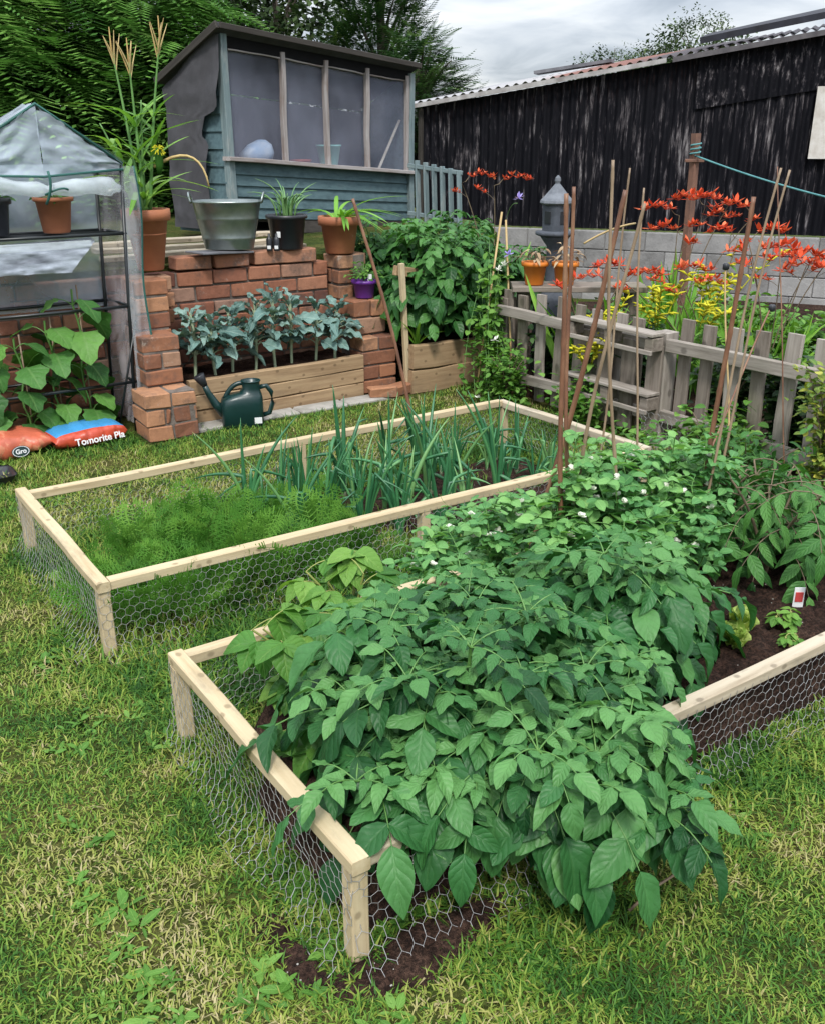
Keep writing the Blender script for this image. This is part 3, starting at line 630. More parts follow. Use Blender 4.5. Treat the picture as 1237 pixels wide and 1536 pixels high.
# gable corner board at left
bar('corner_board',BW(.0,zbase,.03),BW(.0,ez(0)-.03,.03),.05,.03,M_darkwood,barn,.003,up=(1,0,0))
m=MB(); solid(m,BW(0,.6,-.01),BW(0,.6,-3),BW(0,ez(0),-3),BW(0,ez(0),-.01),.02); part('side_wall',m,M_corr,barn,smooth=False)
# ------------------------------------------------------------------ potting shed
s_l=Dp(340,235,6.5);s_r=Dp(614,255,7.93); ex=nrm((s_r-s_l)*[1,1,0]); LS=np.linalg.norm((s_r-s_l)[:2]); eb=np.array([-ex[1],ex[0],0.])
S0=np.array([s_l[0],s_l[1],0.]); tilt=(s_l[2]-s_r[2])/LS
def SP(u,v,z): return S0+ex*u+eb*v+np.array([0,0,z-tilt*u])
def shit(px,py,off=0.):
    d=ray(px,py); o=S0+eb*off; t=((o-Cv)@eb)/(d@eb); p=Cv+d*t; u=(p-S0)@ex; return u,p[2]+tilt*u
zs=shit(357,237)[1]; zt=shit(350,60)[1]; z0=.80; DP=.52
shed=thing('potting_shed','old blue-green timber potting shed with four tall windows and a felt-covered side','shed',tuple(S0))
M_blue=m_wood('blue_green_boards',(.105,.165,.18),(.075,.125,.14),(.035,.065,.075),stain=.45,staincol=(.045,.06,.07),rough=.7)
M_frame=m_wood('flaking_white_frame',(.40,.38,.375),(.29,.26,.25),(.15,.115,.10),stain=.5,staincol=(.16,.10,.075),rough=.75)
M_bluepost=m_wood('blue_grey_post',(.20,.26,.265),(.145,.195,.205),(.065,.095,.105),stain=.45,staincol=(.35,.35,.33))
def beam(name,a,b,w,h,mat,up=(0,0,1)): return bar(name,SP(*a),SP(*b),w,h,mat,shed,.003,up=up,nseg=6,warp=.003)
# front lower boards, lapped
m=MB(); nb=5; bh=(zs-.03-(z0+.10))/nb
for k in range(nb):
    a=z0+.10+k*bh; solid(m,SP(0,-.016,a),SP(LS,-.016,a),SP(LS,-.002,a+bh+.006),SP(0,-.002,a+bh+.006),-.012)
part('cladding',m,M_blue,shed,smooth=False)
m=MB(); solid(m,SP(.02,.02,z0+.08),SP(LS-.02,.02,z0+.08),SP(LS-.02,.02,zs-.02),SP(.02,.02,zs-.02),-.01); part('lining',m,M_darkwood,shed,smooth=False)
m=MB()
for k in range(3): a=z0-.16+.085*k; solid(m,SP(.55,-.03,a),SP(LS-.05,-.03,a),SP(LS-.05,-.012,a+.082),SP(.55,-.012,a+.082),-.012)
part('base_boards',m,M_darkwood,shed,smooth=False)
um=[shit(x,150)[0] for x in (350,423,487,548,608)]
beam('corner_post',(.012,-.012,z0),(.012,-.012,zt+.02),.055,.05,M_bluepost,tuple(ex)); beam('corner_post',(LS-.012,-.012,z0+.05),(LS-.012,-.012,zt),.06,.05,M_bluepost,tuple(ex))
for k in (1,2,3,4): beam('mullion',(um[k],-.014,zs),(um[k],-.014,zt-.02),.034,.036,M_frame,tuple(ex))
beam('sill',(-.03,-.035,zs-.012),(LS+.03,-.035,zs-.012),.075,.026,M_frame)
m=MB(); solid(m,SP(-.005,-.02,zt-.05),SP(LS+.005,-.02,zt-.05),SP(LS+.005,-.02,zt+.04),SP(-.005,-.02,zt+.04),-.02); part('fascia',m,m_plain('flat_black_board',(.012,.012,.013),None,.9,9.,.2,spec=.1),shed,smooth=False)  # near-black matt board across the gap under the roof edge
M_glass=m_film('dusty_sky_tinted_glass',(.27,.29,.38),.16,.06,1.2)  # blue-grey film: dust, with the sky's reflection put into its colour
us=[.04]+um[1:4]+[LS-.05]
for k in range(4):
    m=MB(); solid(m,SP(us[k]+.012,.0,zs),SP(us[k+1]-.012,.0,zs),SP(us[k+1]-.012,.0,zt-.03),SP(us[k]+.012,.0,zt-.03),-.004); part('window_pane',m,M_glass,shed,smooth=False)
for k in range(4): beam('pane_trim',(us[k]+.014,-.012,zt-.058),(us[k+1]-.014,-.012,zt-.058),.014,.010,M_frame)
# roof: mono pitch falling to the back
zb_=zt-.27
m=MB(); ov=.07; solid(m,SP(-ov,-.09,zt+.045),SP(LS+.02,-.09,zt+.045),SP(LS+.02,DP+.04,zb_+.02),SP(-ov,DP+.04,zb_+.02),.028); part('roof',m,m_plain('roofing_felt',(.05,.053,.062),(.028,.03,.034),.85,12.,.4),shed,smooth=False)
bar('barge_board',SP(-ov-.012,-.09,zt+.055),SP(-ov-.012,DP+.04,zb_+.03),.02,.045,M_darkwood,shed,.003)
bar('gutter_board',SP(-ov,-.099,zt+.052),SP(LS+.02,-.099,zt+.052),.015,.035,M_darkwood,shed,.003)
# side, back walls
m=MB(); nb=11
for k in range(nb):
    a=z0+k*.105; b=a+.11
    def top(z): return DP if z<zb_ else max(.02,(zt+.02-z)/(zt+.02-zb_)*DP)
    solid(m,SP(-.012,0,a),SP(-.012,top(a),a),SP(0,top(b),b),SP(0,0,b),.010)
part('side_cladding',m,M_blue,shed,smooth=False)
for nm,u in (('side_wall',LS),):
    m=MB(); V=[SP(u,0,z0),SP(u,DP,z0),SP(u,DP,zb_),SP(u,0,zt+.03)]; solid(m,V[0],V[1],V[2],V[3],.02); part(nm,m,M_blue,shed,smooth=False)
m=MB(); solid(m,SP(0,DP,z0),SP(LS,DP,z0),SP(LS,DP,zb_),SP(0,DP,zb_),.02); part('back_wall',m,m_plain('faded_inside_wall',(.20,.20,.245),(.12,.12,.15),.8,3.),shed,smooth=False)
m=MB(); solid(m,SP(.03,.05,z0),SP(LS-.03,.05,z0),SP(LS-.03,DP-.03,z0),SP(.03,DP-.03,z0),.02); part('floor',m,M_darkwood,shed,smooth=False)
m=MB(); solid(m,SP(.03,.05,zs-.05),SP(LS-.03,.05,zs-.05),SP(LS-.03,.36,zs-.05),SP(.03,.36,zs-.05),.025); part('bench',m,M_sleeper,shed,smooth=False)
# black felt hung over the side, ragged front edge
def side(px,py): 
    d=ray(px,py); n_=ex; t=((S0-ex*.03-Cv)@n_)/(d@n_); p=Cv+d*t; return (p-S0)@eb,p[2]
edge=[side(*p) for p in((331,62),(333,110),(331,166),(312,174),(305,203),(318,216),(314,260),(318,300))]
ez_=np.array([e[1] for e in edge])[::-1]; ev_=np.array([e[0] for e in edge])[::-1]
m=MB(); nu_,nv_=26,40; V=[];lp=[]
for i_ in range(nu_+1):
    for j_ in range(nv_+1):
        z=z0+.02+(zt-.01-z0)*j_/nv_; v0=np.interp(z,ez_,ev_); v1=DP+.01 if z<zb_ else max(v0+.001,(zt+.03-z)/(zt+.03-zb_)*DP)
        v=v0+(max(v1,v0+.001)-v0)*i_/nu_; w=.035*fbm(v*1.,z,7.,4)+.016*abs(math.sin(v*9+z*5))
        V.append(SP(-.024-w,v,z)); lp.append((i_/nu_,j_/nv_,.5))
i,j=np.meshgrid(np.arange(nu_),np.arange(nv_),indexing='ij'); w_=nv_+1
m.add(V,np.stack([i*w_+j,(i+1)*w_+j,(i+1)*w_+j+1,i*w_+j+1],-1).reshape(-1,4),np.array(lp)); part('felt_sheet',m,m_plain('faded_black_felt',(.062,.060,.068),(.038,.037,.042),.8,8.,.4),shed)
# things kept inside the shed on its bench
u,z=shit(495,235,.16); tb=MB(); zb2=zs-.02
lathe(tb,[(.0,0),(.060,0),(.063,.01),(.088,.15),(.094,.152),(.094,.163),(.085,.163),(.083,.15),(.058,.015),(0,.012)],SP(u,.17,zb2+tilt*0)); single('bucket',tb,m_plain('aqua_plastic',(.35,.75,.74),None,.4,5.),tuple(SP(u,.17,zb2)),'pale aqua plastic bucket standing inside the shed window','bucket')
u,z=shit(450,235,.14); tb=MB(); lathe(tb,[(.0,0),(.05,0),(.075,.035),(.078,.045),(.07,.045),(.045,.01),(0,.008)],SP(u,.13,zb2)); single('dish',tb,m_plain('red_plastic',(.45,.09,.06),None,.4,5.),tuple(SP(u,.13,zb2)),'small red dish inside the shed beside the aqua bucket','dish')
u,z=shit(385,235,.16); tb=MB(); loft(tb,[(0,0,0,.06,.04,3),(0,0,.02,.115,.07,2.4),(.01,0,.07,.12,.075,2.2),(.03,0,.12,.085,.055,2.2),(.045,0,.15,.03,.02,2),(.045,0,.152,.001,.001,2)],24,c=SP(u,.16,zb2)); single('plastic_bag',tb,m_plain('blue_white_bag',(.55,.62,.72),(.22,.36,.6),.4,6.,.3),tuple(SP(u,.16,zb2)),'blue and white plastic bag behind the left shed pane','bag')
a=shit(565,240,.1);b=shit(598,180,.1); th=thing('batten','pale batten leaning inside the right hand shed window','batten',tuple(SP(a[0],.1,zs-.02))); bar('stick',SP(a[0],.09,zs-.02),SP(b[0],.09,b[1]),.02,.014,M_white,th)
# slatted pallet panel beside the shed
pp=thing('slatted_panel','pale blue slatted pallet panel leaning beside the shed','pallet',tuple(Dp(655,310,7.4)*[1,1,0]+[0,0,.8]))
a=Dp(622,320,7.5);b=Dp(696,320,7.35)
for k in range(6):
    p=a+(b-a)*(k+.5)/6; t=1.235-.013*k
    bar('slat',(p[0],p[1],.72),(p[0]+.01,p[1]+.04,t),.052,.014,M_bluepost,pp,.003,up=tuple(eb))
for z in (.86,1.20): bar('batten',(a[0]-.02,a[1]+.06,z),(b[0]+.02,b[1]+.06,z-.05),.03,.03,M_bluepost,pp,.003)
# ------------------------------------------------------------------ mini greenhouse
FY,BY=4.65,4.90; gx0,gx1=.86,1.475
ap=Yp(52,160,FY); er=Yp(183,247,FY); ez0=er[2]; gxa=ap[0]; xl=2*gxa-er[0]-.06
gh=thing('mini_greenhouse','small polythene mini greenhouse with black tube shelves against the brick wall','greenhouse',(gxa,FY,0))
M_poly=m_film('clear_polythene',(.62,.72,.84),.44,.2,3.); M_polyw=m_film('milky_polythene',(.62,.69,.73),.45,.25,6.)
M_polys=m_film('side_polythene',(.55,.52,.56),.34,.2,4.); M_sheet=m_plain('grey_plastic_sheet',(.42,.47,.54),(.08,.09,.11),.3,5.,.4,stretch=(1,1,4))
def pole(*P,r=.009,nm='pole',mt=None): m=MB(); tube(m,P,r,8); part(nm,m,mt or M_blacksteel,gh)
xr=er[0]
pole((xr-.07,FY,0),(xr-.04,FY,.6),(xr-.005,FY,ez0)); pole((xl,FY,0),(xl,FY,ez0)); pole((xr-.10,BY,0),(xr-.05,BY,ez0)); pole((xl,BY,0),(xl,BY,ez0))
pole((xr,FY,ez0),(gxa,FY,ap[2]),(xl,FY,ez0),r=.008,nm='roof_pole'); pole((xr-.05,BY,ez0),(gxa,BY,ap[2]),(xl,BY,ez0),r=.008,nm='roof_pole'); pole((gxa,FY,ap[2]),(gxa,BY,ap[2]),nm='roof_pole')
pole((xr-.16,FY+.01,0),(xr-.015,FY-.01,.56),r=.006,nm='brace')
zsh=[Yp(185,y,FY)[2] for y in (350,460,575)]
for k,z in enumerate(zsh):
    w=[0,.02,.04][k]
    pole((xl,FY,z),(xr-w,FY,z),r=.008,nm='shelf_bar'); pole((xl,BY,z),(xr-.05,BY,z),r=.008,nm='shelf_bar'); pole((xr-w-.01,FY,z),(xr-.05,BY,z),r=.007,nm='shelf_bar')
m=MB()
for k in range(9):
    y=FY+.02+k*.028; tube(m,[(xl,y,zsh[0]-.004),(xr-.02,y,zsh[0]-.004)],.0022,5)
part('shelf_grid',m,M_blacksteel,gh)
cre=lambda amp,s,ax:(lambda u,v:np.stack([amp*(fbm(u*1.3,v,s,a_)-.5)*(1 if ax==a_ else .15) for a_ in range(3)],1))
m=MB()
V=[(xr,FY-.006,ez0),(gxa,FY-.006,ap[2]),(xl,FY-.006,ez0)]
sheet(m,(xl,FY-.006,ez0-.02),(gxa,FY-.006,ez0-.045),(gxa,FY-.006,ap[2]+.01),(xl,FY-.006,ez0+.01),18,18,cre(.05,5.,1)); sheet(m,(gxa,FY-.006,ez0-.045),(xr,FY-.006,ez0-.02),(xr,FY-.006,ez0+.01),(gxa,FY-.006,ap[2]+.01),18,18,cre(.05,5.,1)); part('gable_cover',m,M_poly,gh)
m=MB(); sheet(m,(gxa,FY-.02,ap[2]+.012),(gxa,BY,ap[2]+.012),(xr-.03,BY,ez0+.01),(xr+.015,FY-.02,ez0+.012),10,18,cre(.02,5.,2)); sheet(m,(gxa,BY,ap[2]+.012),(gxa,FY-.02,ap[2]+.012),(xl,FY-.02,ez0+.01),(xl,BY,ez0+.01),10,18,cre(.02,5.,2)); part('roof_cover',m,M_poly,gh)
m=MB(); sheet(m,(xr-.05,FY,.03),(xr-.09,BY,.03),(xr-.04,BY,ez0),(xr+.012,FY,ez0),16,24,cre(.05,4.,0)); part('side_cover',m,M_polys,gh)
m=MB(); sheet(m,(xl,BY+.006,.6),(xr-.06,BY+.006,.6),(xr-.05,BY+.006,ez0),(xl,BY+.006,ez0),12,12,cre(.03,4.,1)); part('back_cover',m,M_poly,gh)
# door flap hanging beside the right leg and rolled front
m=MB(); nv_=30; V=[]
for j_ in range(nv_+1):
    t=j_/nv_; z=ez0-.005-t*(ez0-.03); 
    for i_ in range(7):
        q=i_/6; wid=.045+.035*math.sin(t*math.pi*1.0)+.012*math.sin(t*11); xx=(xr-.01-.05*t)+q*wid; V.append((xx,FY-.02-.03*q+.02*math.sin(q*6+t*5),z))
i,j=np.meshgrid(np.arange(nv_),np.arange(6),indexing='ij'); m.add(V,np.stack([i*7+j,i*7+j+1,(i+1)*7+j+1,(i+1)*7+j],-1).reshape(-1,4)); part('door_flap',m,m_film('clouded_polythene',(.50,.54,.58),.36,.3,8.),gh)
m=MB(); tube(m,[V[k*7+6] for k in range(nv_+1)],.005,6); part('edge_trim',m,M_greenedge,gh)
m=MB(); tube(m,[(xr,FY-.012,ez0+.006),(gxa,FY-.012,ap[2]+.012),(xl,FY-.012,ez0)],.007,6); tube(m,[(xl,FY-.02,ez0-.03),(gxa,FY-.014,ez0-.045),(xr,FY-.012,ez0-.02)],.006,6); part('edge_trim',m,M_greenedge,gh)
m=MB(); P=[];rr=[]
for k in range(40):
    t=k/39; x=xl+(xr-.03-xl)*t; P.append((x,FY-.03,ez0-.080-.03*t**2+.012*math.sin(t*9))); rr.append(.034+.005*math.sin(t*9)+.004*math.sin(t*29)-.016*(t>.97)-.014*math.exp(-((x-gxa)/.015)**2))
tube(m,P,rr,22); Q=m.V[0]; Q+=np.stack([0*Q[:,0],.010*(fbm(Q[:,0]*1.,Q[:,2]*3+Q[:,1]*2,14.,5)-.5),  .012*(fbm(Q[:,0]*1.2,Q[:,1]*4,11.,6)-.5)],1); part('rolled_door',m,M_polyw,gh)
m=MB(); tube(m,bez((gxa,FY-.08,ez0-.02),(gxa+.012,FY-.1,ez0-.09),(gxa-.02,FY-.06,ez0-.16)),.006,6); tube(m,bez((gxa-.02,FY-.06,ez0-.12),(gxa+.05,FY-.1,ez0-.08),(gxa+.08,FY-.07,ez0-.10)),.005,6); part('tie_ribbon',m,M_greenedge,gh)
m=MB(); sheet(m,(xl,FY-.01,zsh[0]-.03),(xr-.17,FY-.01,zsh[0]-.025),(xr-.30,FY-.03,zsh[0]-.16),(xl,FY-.035,zsh[0]-.15),24,14,cre(.03,6.,1)); sheet(m,(xl,FY-.012,zsh[0]-.028),(xr-.17,FY-.012,zsh[0]-.024),(xr-.12,BY-.03,zsh[0]-.03),(xl,BY-.03,zsh[0]-.05),10,6); part('plastic_sheet',m,M_sheet,gh)
m=MB(); sheet(m,(xl,FY-.018,zsh[0]-.022),(xr-.19,FY-.018,zsh[0]-.020),(xr-.19,FY-.024,zsh[0]-.052),(xl,FY-.03,zsh[0]-.06),16,5,cre(.012,8.,1)); part('shelf_liner',m,M_polyw,gh)
# ------------------------------------------------------------------ pots
M_compost=m_plain('potting_compost',(.03,.02,.015),(.015,.01,.008),.95,30.,.8,.01)
def potprof(r0,r1,h,rim=.02,th=.008,band=True):
    return [(0,0),(r0*.94,0),(r0,.006),(r0+(r1-r0)*((h-rim)/h),h-rim),(r1+.008,h-rim+.002),(r1+.01,h-rim*.5),(r1+.009,h),(r1-th+.004,h+.001),(r1-th,h-.004),(r1-th-.004,h-.04)]
def pot(c,r0,r1,h,mat,label,cat='potted plant',name='potted_plant',rim=.03,group=None):
    th=thing(name,label,cat,c,group); m=MB(); lathe(m,potprof(r0,r1,h,rim),c); part('pot',m,mat,th)
    m=MB(); n=20; a=np.arange(n)/n*6.283; rr=r1-.010; V=np.stack([c[0]+rr*np.cos(a),c[1]+rr*np.sin(a),np.full(n,c[2]+h-.025)],1); m.add(np.concatenate([V,[[c[0],c[1],c[2]+h-.015]]]),np.array([[k,(k+1)%n,n] for k in range(n)])); part('compost',m,M_compost,th)
    return th
def putlabel(th,c,w,h,mat=None,tiltz=0.):
    m=MB(); cbox(m,(0,0,0),(w,.0025,h),.0005); V=m.V[0]@rotz(-R(34.4)+tiltz).T+np.asarray(c); m.V[0]=V; part('label',m,mat or M_label,th,smooth=False)
# the square-on camera side of a thing lies toward -HF
cz=.79
P_CORN=pot((1.72,4.90,.76),.066,.112,.30,M_terra,'tall terracotta pot of sweetcorn on the wall beside the greenhouse',rim=.055)
m=MB(); lathe(m,[(.089,.175),(.094,.178),(.094,.186),(.089,.19)],(1.72,4.90,.76)); part('rim_band',m,M_terra,P_CORN)
P_BLACK=pot((2.55,4.97,.81),.085,.108,.185,M_black,'round black pot of spring onions on the wall beside the tin tub',rim=.022)
putlabel(P_BLACK,np.array([2.55,4.97,.895])-HF*.103-Rv*.035,.02,.032)
P_T2=pot((2.86,4.92,.772),.082,.112,.205,M_terra,'terracotta pot with trailing leaves on top of the right brick pier',rim=.05)
P_PUR=pot((2.925,4.765,.53),.052,.066,.10,M_purple,'small purple pot of yellow-green seedlings on the right brick pier',rim=.02)
putlabel(P_PUR,np.array([2.925,4.765,.645])-HF*.04+Rv*.035,.024,.045)
P_B1=pot((.96,FY+.13,zsh[0]+.008),.065,.085,.165,M_black,'black pot with a leafy seedling on the greenhouse shelf, left of the brown pot'); P_B2=pot((1.24,FY+.125,zsh[0]+.008),.062,.082,.16,M_terra,'brown terracotta pot with a leafy seedling on the greenhouse top shelf',rim=.02)
ol=thing('timber_ledge','grey timber ledge behind the fence carrying the orange pots and lantern','shelf',(3.8,4.1,0))
bar('board',(3.52,4.16,.615),(4.12,3.72,.615),.22,.03,M_fence,ol)
for p in ((3.58,4.12),(4.06,3.76)): bar('leg',(p[0],p[1],0),(p[0],p[1],.598),.06,.06,M_fence,ol,up=(0,1,0))
P_O1=pot((3.60,4.06,.632),.05,.066,.125,M_orange,'orange pot of dead stalks behind the fence, left of its twin',rim=.025,group='orange pots behind the fence'); P_O2=pot((3.73,3.955,.632),.05,.066,.125,M_orange,'orange pot of dead stalks behind the fence nearest the lantern canes',rim=.025,group='orange pots behind the fence')
# tin tub
tc_=(2.2,4.98,.832); tub=thing('tin_tub','oval galvanised tin tub with ring handles standing on the wall','tub',tc_,rz=0)
m=MB(); oval=[(0,0,0,.13,.09,2.2),(0,0,.004,.132,.092,2.2),(0,0,.05,.142,.099,2.2),(0,0,.055,.146,.103,2.2),(0,0,.062,.144,.1,2.2),(0,0,.15,.163,.114,2.2),(0,0,.155,.167,.118,2.2),(0,0,.163,.166,.116,2.2),(0,0,.235,.180,.128,2.2),(0,0,.240,.187,.134,2.2),(0,0,.249,.187,.134,2.2),(0,0,.25,.178,.126,2.2),(0,0,.16,.160,.112,2.2),(0,0,.012,.128,.088,2.2),(0,0,.01,.001,.001,2.2)]
loft(m,oval,40,M=rotz(-R(30)),c=tc_); part('body',m,M_tin,tub)
for sg in(-1,1):
    e=rotz(-R(30))@np.array([sg*.185,0,0]); q=rotz(-R(30))@np.array([0,1,0]); c=np.array(tc_)+e+[0,0,.235]; a=np.linspace(0,math.pi,12)
    m=MB(); tube(m,[c+q*.045*math.cos(t)+np.array([0,0,.055*math.sin(t)])+e*.08*math.sin(t) for t in a],.0055,8); part('handle',m,M_tin,tub)
# two little bottles beside the tub
for k,d_ in enumerate((-.085,-.045)):
    c=np.array([2.55,4.97,.812])-HF*(.13)+Rv*d_; th=thing('bottle','small dark bottle with white label beside the black pot, '+('nearer the tub' if k==0 else 'touching the pot'),'bottle',tuple(c),'dark bottles on the wall')
    m=MB(); lathe(m,[(0,0),(.016,0),(.017,.004),(.017,.06),(.012,.07),(.007,.075),(.007,.092),(0,.093)],c,16); part('body',m,M_black,th); putlabel(th,c-HF*.0172+np.array([0,0,.02]),.02,.018)
# ------------------------------------------------------------------ watering can
wc=np.array([1.96,4.42,.0]); can=thing('watering_can','dark green plastic watering can standing by the brick pier','watering can',tuple(wc)); Mr=rotz(-R(34.4)+.25)
def wp(x,y,z): return Mr@np.array([x,y,z])+wc
m=MB(); loft(m,[(0,0,.0,.10,.06,4),(0,0,.006,.106,.066,4),(0,0,.12,.108,.068,4),(.004,0,.15,.104,.064,3.5),(.02,0,.168,.085,.056,3),(.045,0,.178,.056,.046,2.5),(.052,0,.20,.045,.042,2.2),(.052,0,.232,.046,.043,2.2),(.052,0,.236,.046,.043,2.2),(.052,0,.234,.041,.038,2.2),(.052,0,.19,.038,.036,2.2),(.05,0,.15,.001,.001,2)],36,M=Mr,c=wc); part('body',m,M_greencan,can)
m=MB(); tube(m,[wp(-.09,0,.075),wp(-.13,0,.12),wp(-.165,0,.185),wp(-.185,0,.235)],[.030,.022,.016,.014],14); part('spout',m,M_greencan,can)
m=MB(); tube(m,[wp(-.178,0,.222),wp(-.190,0,.245),wp(-.205,0,.275),wp(-.207,0,.279)],[.015,.022,.030,.026],14); part('rose',m,M_black,can)
m=MB(); tube(m,bez(wp(-.085,0,.15),wp(-.04,0,.245),wp(.03,0,.222),14),[.012]*14,10); tube(m,[wp(.095,0,.20),wp(.13,0,.205),wp(.155,0,.17),wp(.158,0,.11),wp(.14,0,.06),wp(.10,0,.05)],.0125,10); part('handle',m,M_greencan,can)
m=MB(); cbox(m,(0,0,0),(.038,.002,.032),.0005); m.V[0]=m.V[0]@Mr.T+wp(.075,-.0655,.04); part('label',m,M_label,can,smooth=False)
m=MB(); tube(m,[wp(.052+.048*math.cos(a),.045*math.sin(a),.236) for a in np.linspace(0,6.283,25)],.004,6); part('rim',m,M_greencan,can)
# ------------------------------------------------------------------ grow bags
def text_mesh(s,size):
    cu=bpy.data.curves.new('lettering','FONT'); cu.body=s; cu.size=size; cu.align_x='CENTER'; cu.align_y='CENTER'; cu.extrude=.0006; cu.offset=size*.02
    o=bpy.data.objects.new('lettering',cu); COL.objects.link(o); dg=bpy.context.evaluated_depsgraph_get(); me=bpy.data.meshes.new_from_object(o.evaluated_get(dg)); bpy.data.objects.remove(o); bpy.data.curves.remove(cu); me.materials.clear(); return me
def pillow(mb,c,L,Wd,H,rz,n=40,k=20,seed=0):
    u,v=np.meshgrid(np.linspace(-1,1,n),np.linspace(0,2*math.pi,k,endpoint=False),indexing='ij')
    e=(1-np.abs(u)**6)**.5*(.9+.1*np.cos(u*3)); lump=1+.2*(fbm(u*1.3+seed,v*.4,3.,2)-.5)*2+.16*(fbm(u*2+seed,v*1.1,6.,5)-.5)
    y=np.sign(np.cos(v))*np.abs(np.cos(v))**.7*Wd/2*(.9+.1*e)*lump; z=np.sign(np.sin(v))*np.abs(np.sin(v))**.75*H/2*(.12+.88*e)*lump
    V=np.stack([u*L/2,y,z+H/2*(1)],-1).reshape(-1,3)@rotz(rz).T+np.asarray(c)
    i,j=np.meshgrid(np.arange(n-1),np.arange(k),indexing='ij'); j2=(j+1)%k
    lp=np.stack([u,np.sin(v),0*u],-1).reshape(-1,3)
    mb.add(V,np.stack([i*k+j,i*k+j2,(i+1)*k+j2,(i+1)*k+j],-1).reshape(-1,4)[:,::-1],lp)
    V=[tuple(rotz(rz)@np.array([sx*L/2,0,H/2])+np.asarray(c)) for sx in(-1,1)]
    mb.add(V,np.array([[0,1,1]])[:0])
def mk_bag(name,red,blue,blueon):
    m,nt,b,N,K=newmat(name); s=lpattr(N,K); v=coords(N,K,(1,1,1),False); n=noise(N,K,v,8.,5,.6)
    r=ramp(N,[(.35,tuple(x*.7 for x in red)),(.65,red)]); K(n,r.inputs[0]); c=r.outputs[0]
    if blueon:
        f=math_(N,K,'MULTIPLY',math_(N,K,'GREATER_THAN',s[1],.74),math_(N,K,'LESS_THAN',math_(N,K,'ABSOLUTE',s[0]),.93)); c=mixc(N,K,f,c,blue)
    else:
        f=ramp(N,[(.55,(0,0,0)),(.6,(1,1,1))]); K(noise(N,K,v,14.,3,.6),f.inputs[0]); c=mixc(N,K,math_(N,K,'MULTIPLY',f.outputs[0],.5),c,(.6,.28,.16))
    K(c,b.inputs['Base Color']); b.inputs['Roughness'].default_value=.38; bump(N,K,b,n,.5,.02); return m
bag=thing('grow_bag','red grow bag with a blue top lying in front of the greenhouse','compost bag',(1.2,4.56,.0)); brz=.10
m=MB(); pillow(m,(1.19,4.575,.0),.36,.22,.105,brz,seed=2); part('sack',m,mk_bag('red_blue_bag',(.55,.075,.035),(.05,.25,.50),True),bag)
me=text_mesh('Tomorite Pla',.046); t=part('lettering',me,M_label,bag); t.rotation_euler=(R(76),0,brz); q=rotz(brz)@np.array([.03,-.1205,0.])+np.array([1.19,4.575,.047]); t.location=Vector(q)-bag.location
bag=thing('grow_bag','crumpled orange-red grow bag with a round dark green badge at the left edge','compost bag',(.86,4.58,.0)); 
m=MB(); pillow(m,(.80,4.60,.0),.42,.26,.12,.16,seed=5); part('sack',m,mk_bag('orange_bag',(.55,.13,.07),(.1,.1,.1),False),bag)
def disc(mb,r0,r1,n=28,sy=1.): 
    a=np.arange(n)/n*6.283; V=np.concatenate([np.stack([r*np.cos(a),r*np.sin(a)*sy,0*a],1) for r in(r0,r1)]); mb.add(V,np.array([[k,(k+1)%n,n+(k+1)%n,n+k] for k in range(n)]))
for nm,r0,r1,mt,dz in (('badge',.0005,.042,M_greencan,0),('badge_ring',.036,.039,M_label,.0015)):
    m=MB(); disc(m,r0,r1,sy=.62); o=part(nm,m,mt,bag,local=True); o.rotation_euler=(R(72),0,.16); q=rotz(.16)@np.array([.045,-.138-dz,0.])+np.array([.80,4.60,.045]); o.location=Vector(q)-bag.location
me=text_mesh('Gro',.030); t=part('lettering',me,M_label,bag); t.rotation_euler=(R(72),0,.16); t.location=Vector(rotz(.16)@np.array([.045,-.1405,0.])+np.array([.80,4.60,.045]))-bag.location
tr=thing('seed_tray','black plastic tray lying on the grass at the left edge','tray',(.66,4.22,0)); m=MB(); loft(m,[(0,0,0,.10,.07,6),(0,0,.03,.115,.085,6),(0,0,.034,.12,.09,6),(0,0,.03,.11,.08,6),(0,0,.006,.10,.07,6),(0,0,.006,.001,.001,2)],28,c=(.66,4.22,.012)); part('tray',m,M_black,tr)
# ------------------------------------------------------------------ stone lantern
lc=Dp(832,345,5.75); la=thing('stone_lantern','small dark stone pagoda lantern with pointed roof in front of the barn','lantern',tuple(lc*[1,1,0]))
lx,ly=lc[0],lc[1]
m=MB(); lathe(m,[(0,.0),(.11,0),(.11,.5),(.06,.53),(.045,.6),(.045,.80),(.075,.84),(.09,.86),(.0,.861)],(lx,ly,0),24); part('pedestal',m,M_stone,la)
m=MB(); lathe(m,[(.10,.862),(.115,.868),(.115,.885),(.07,.89)],(lx,ly,0),24); part('platform',m,M_stone,la)
m=MB(); loft(m,[(0,0,.888,.062,.062,5),(0,0,1.04,.066,.066,5)],24,M=np.eye(3),c=(lx,ly,0)); part('light_box',m,M_stone,la)
for a in (0,1.571,3.1416,4.712):
    m=MB(); cbox(m,(lx+.064*math.cos(a),ly+.064*math.sin(a),.965),(.008,.05,.07),.002,rot=rotz(a)); part('window',m,M_black,la,smooth=False)
m=MB(); lathe(m,[(.05,1.03),(.085,1.035),(.098,1.045),(.094,1.058),(.055,1.10),(.026,1.135),(.013,1.15),(.018,1.165),(.016,1.18),(.004,1.195),(0,1.196)],(lx,ly,0),8); part('roof',m,m_plain('lantern_roof_stone',(.18,.195,.22),(.08,.09,.105),.85,16.,.5),la,smooth=False)
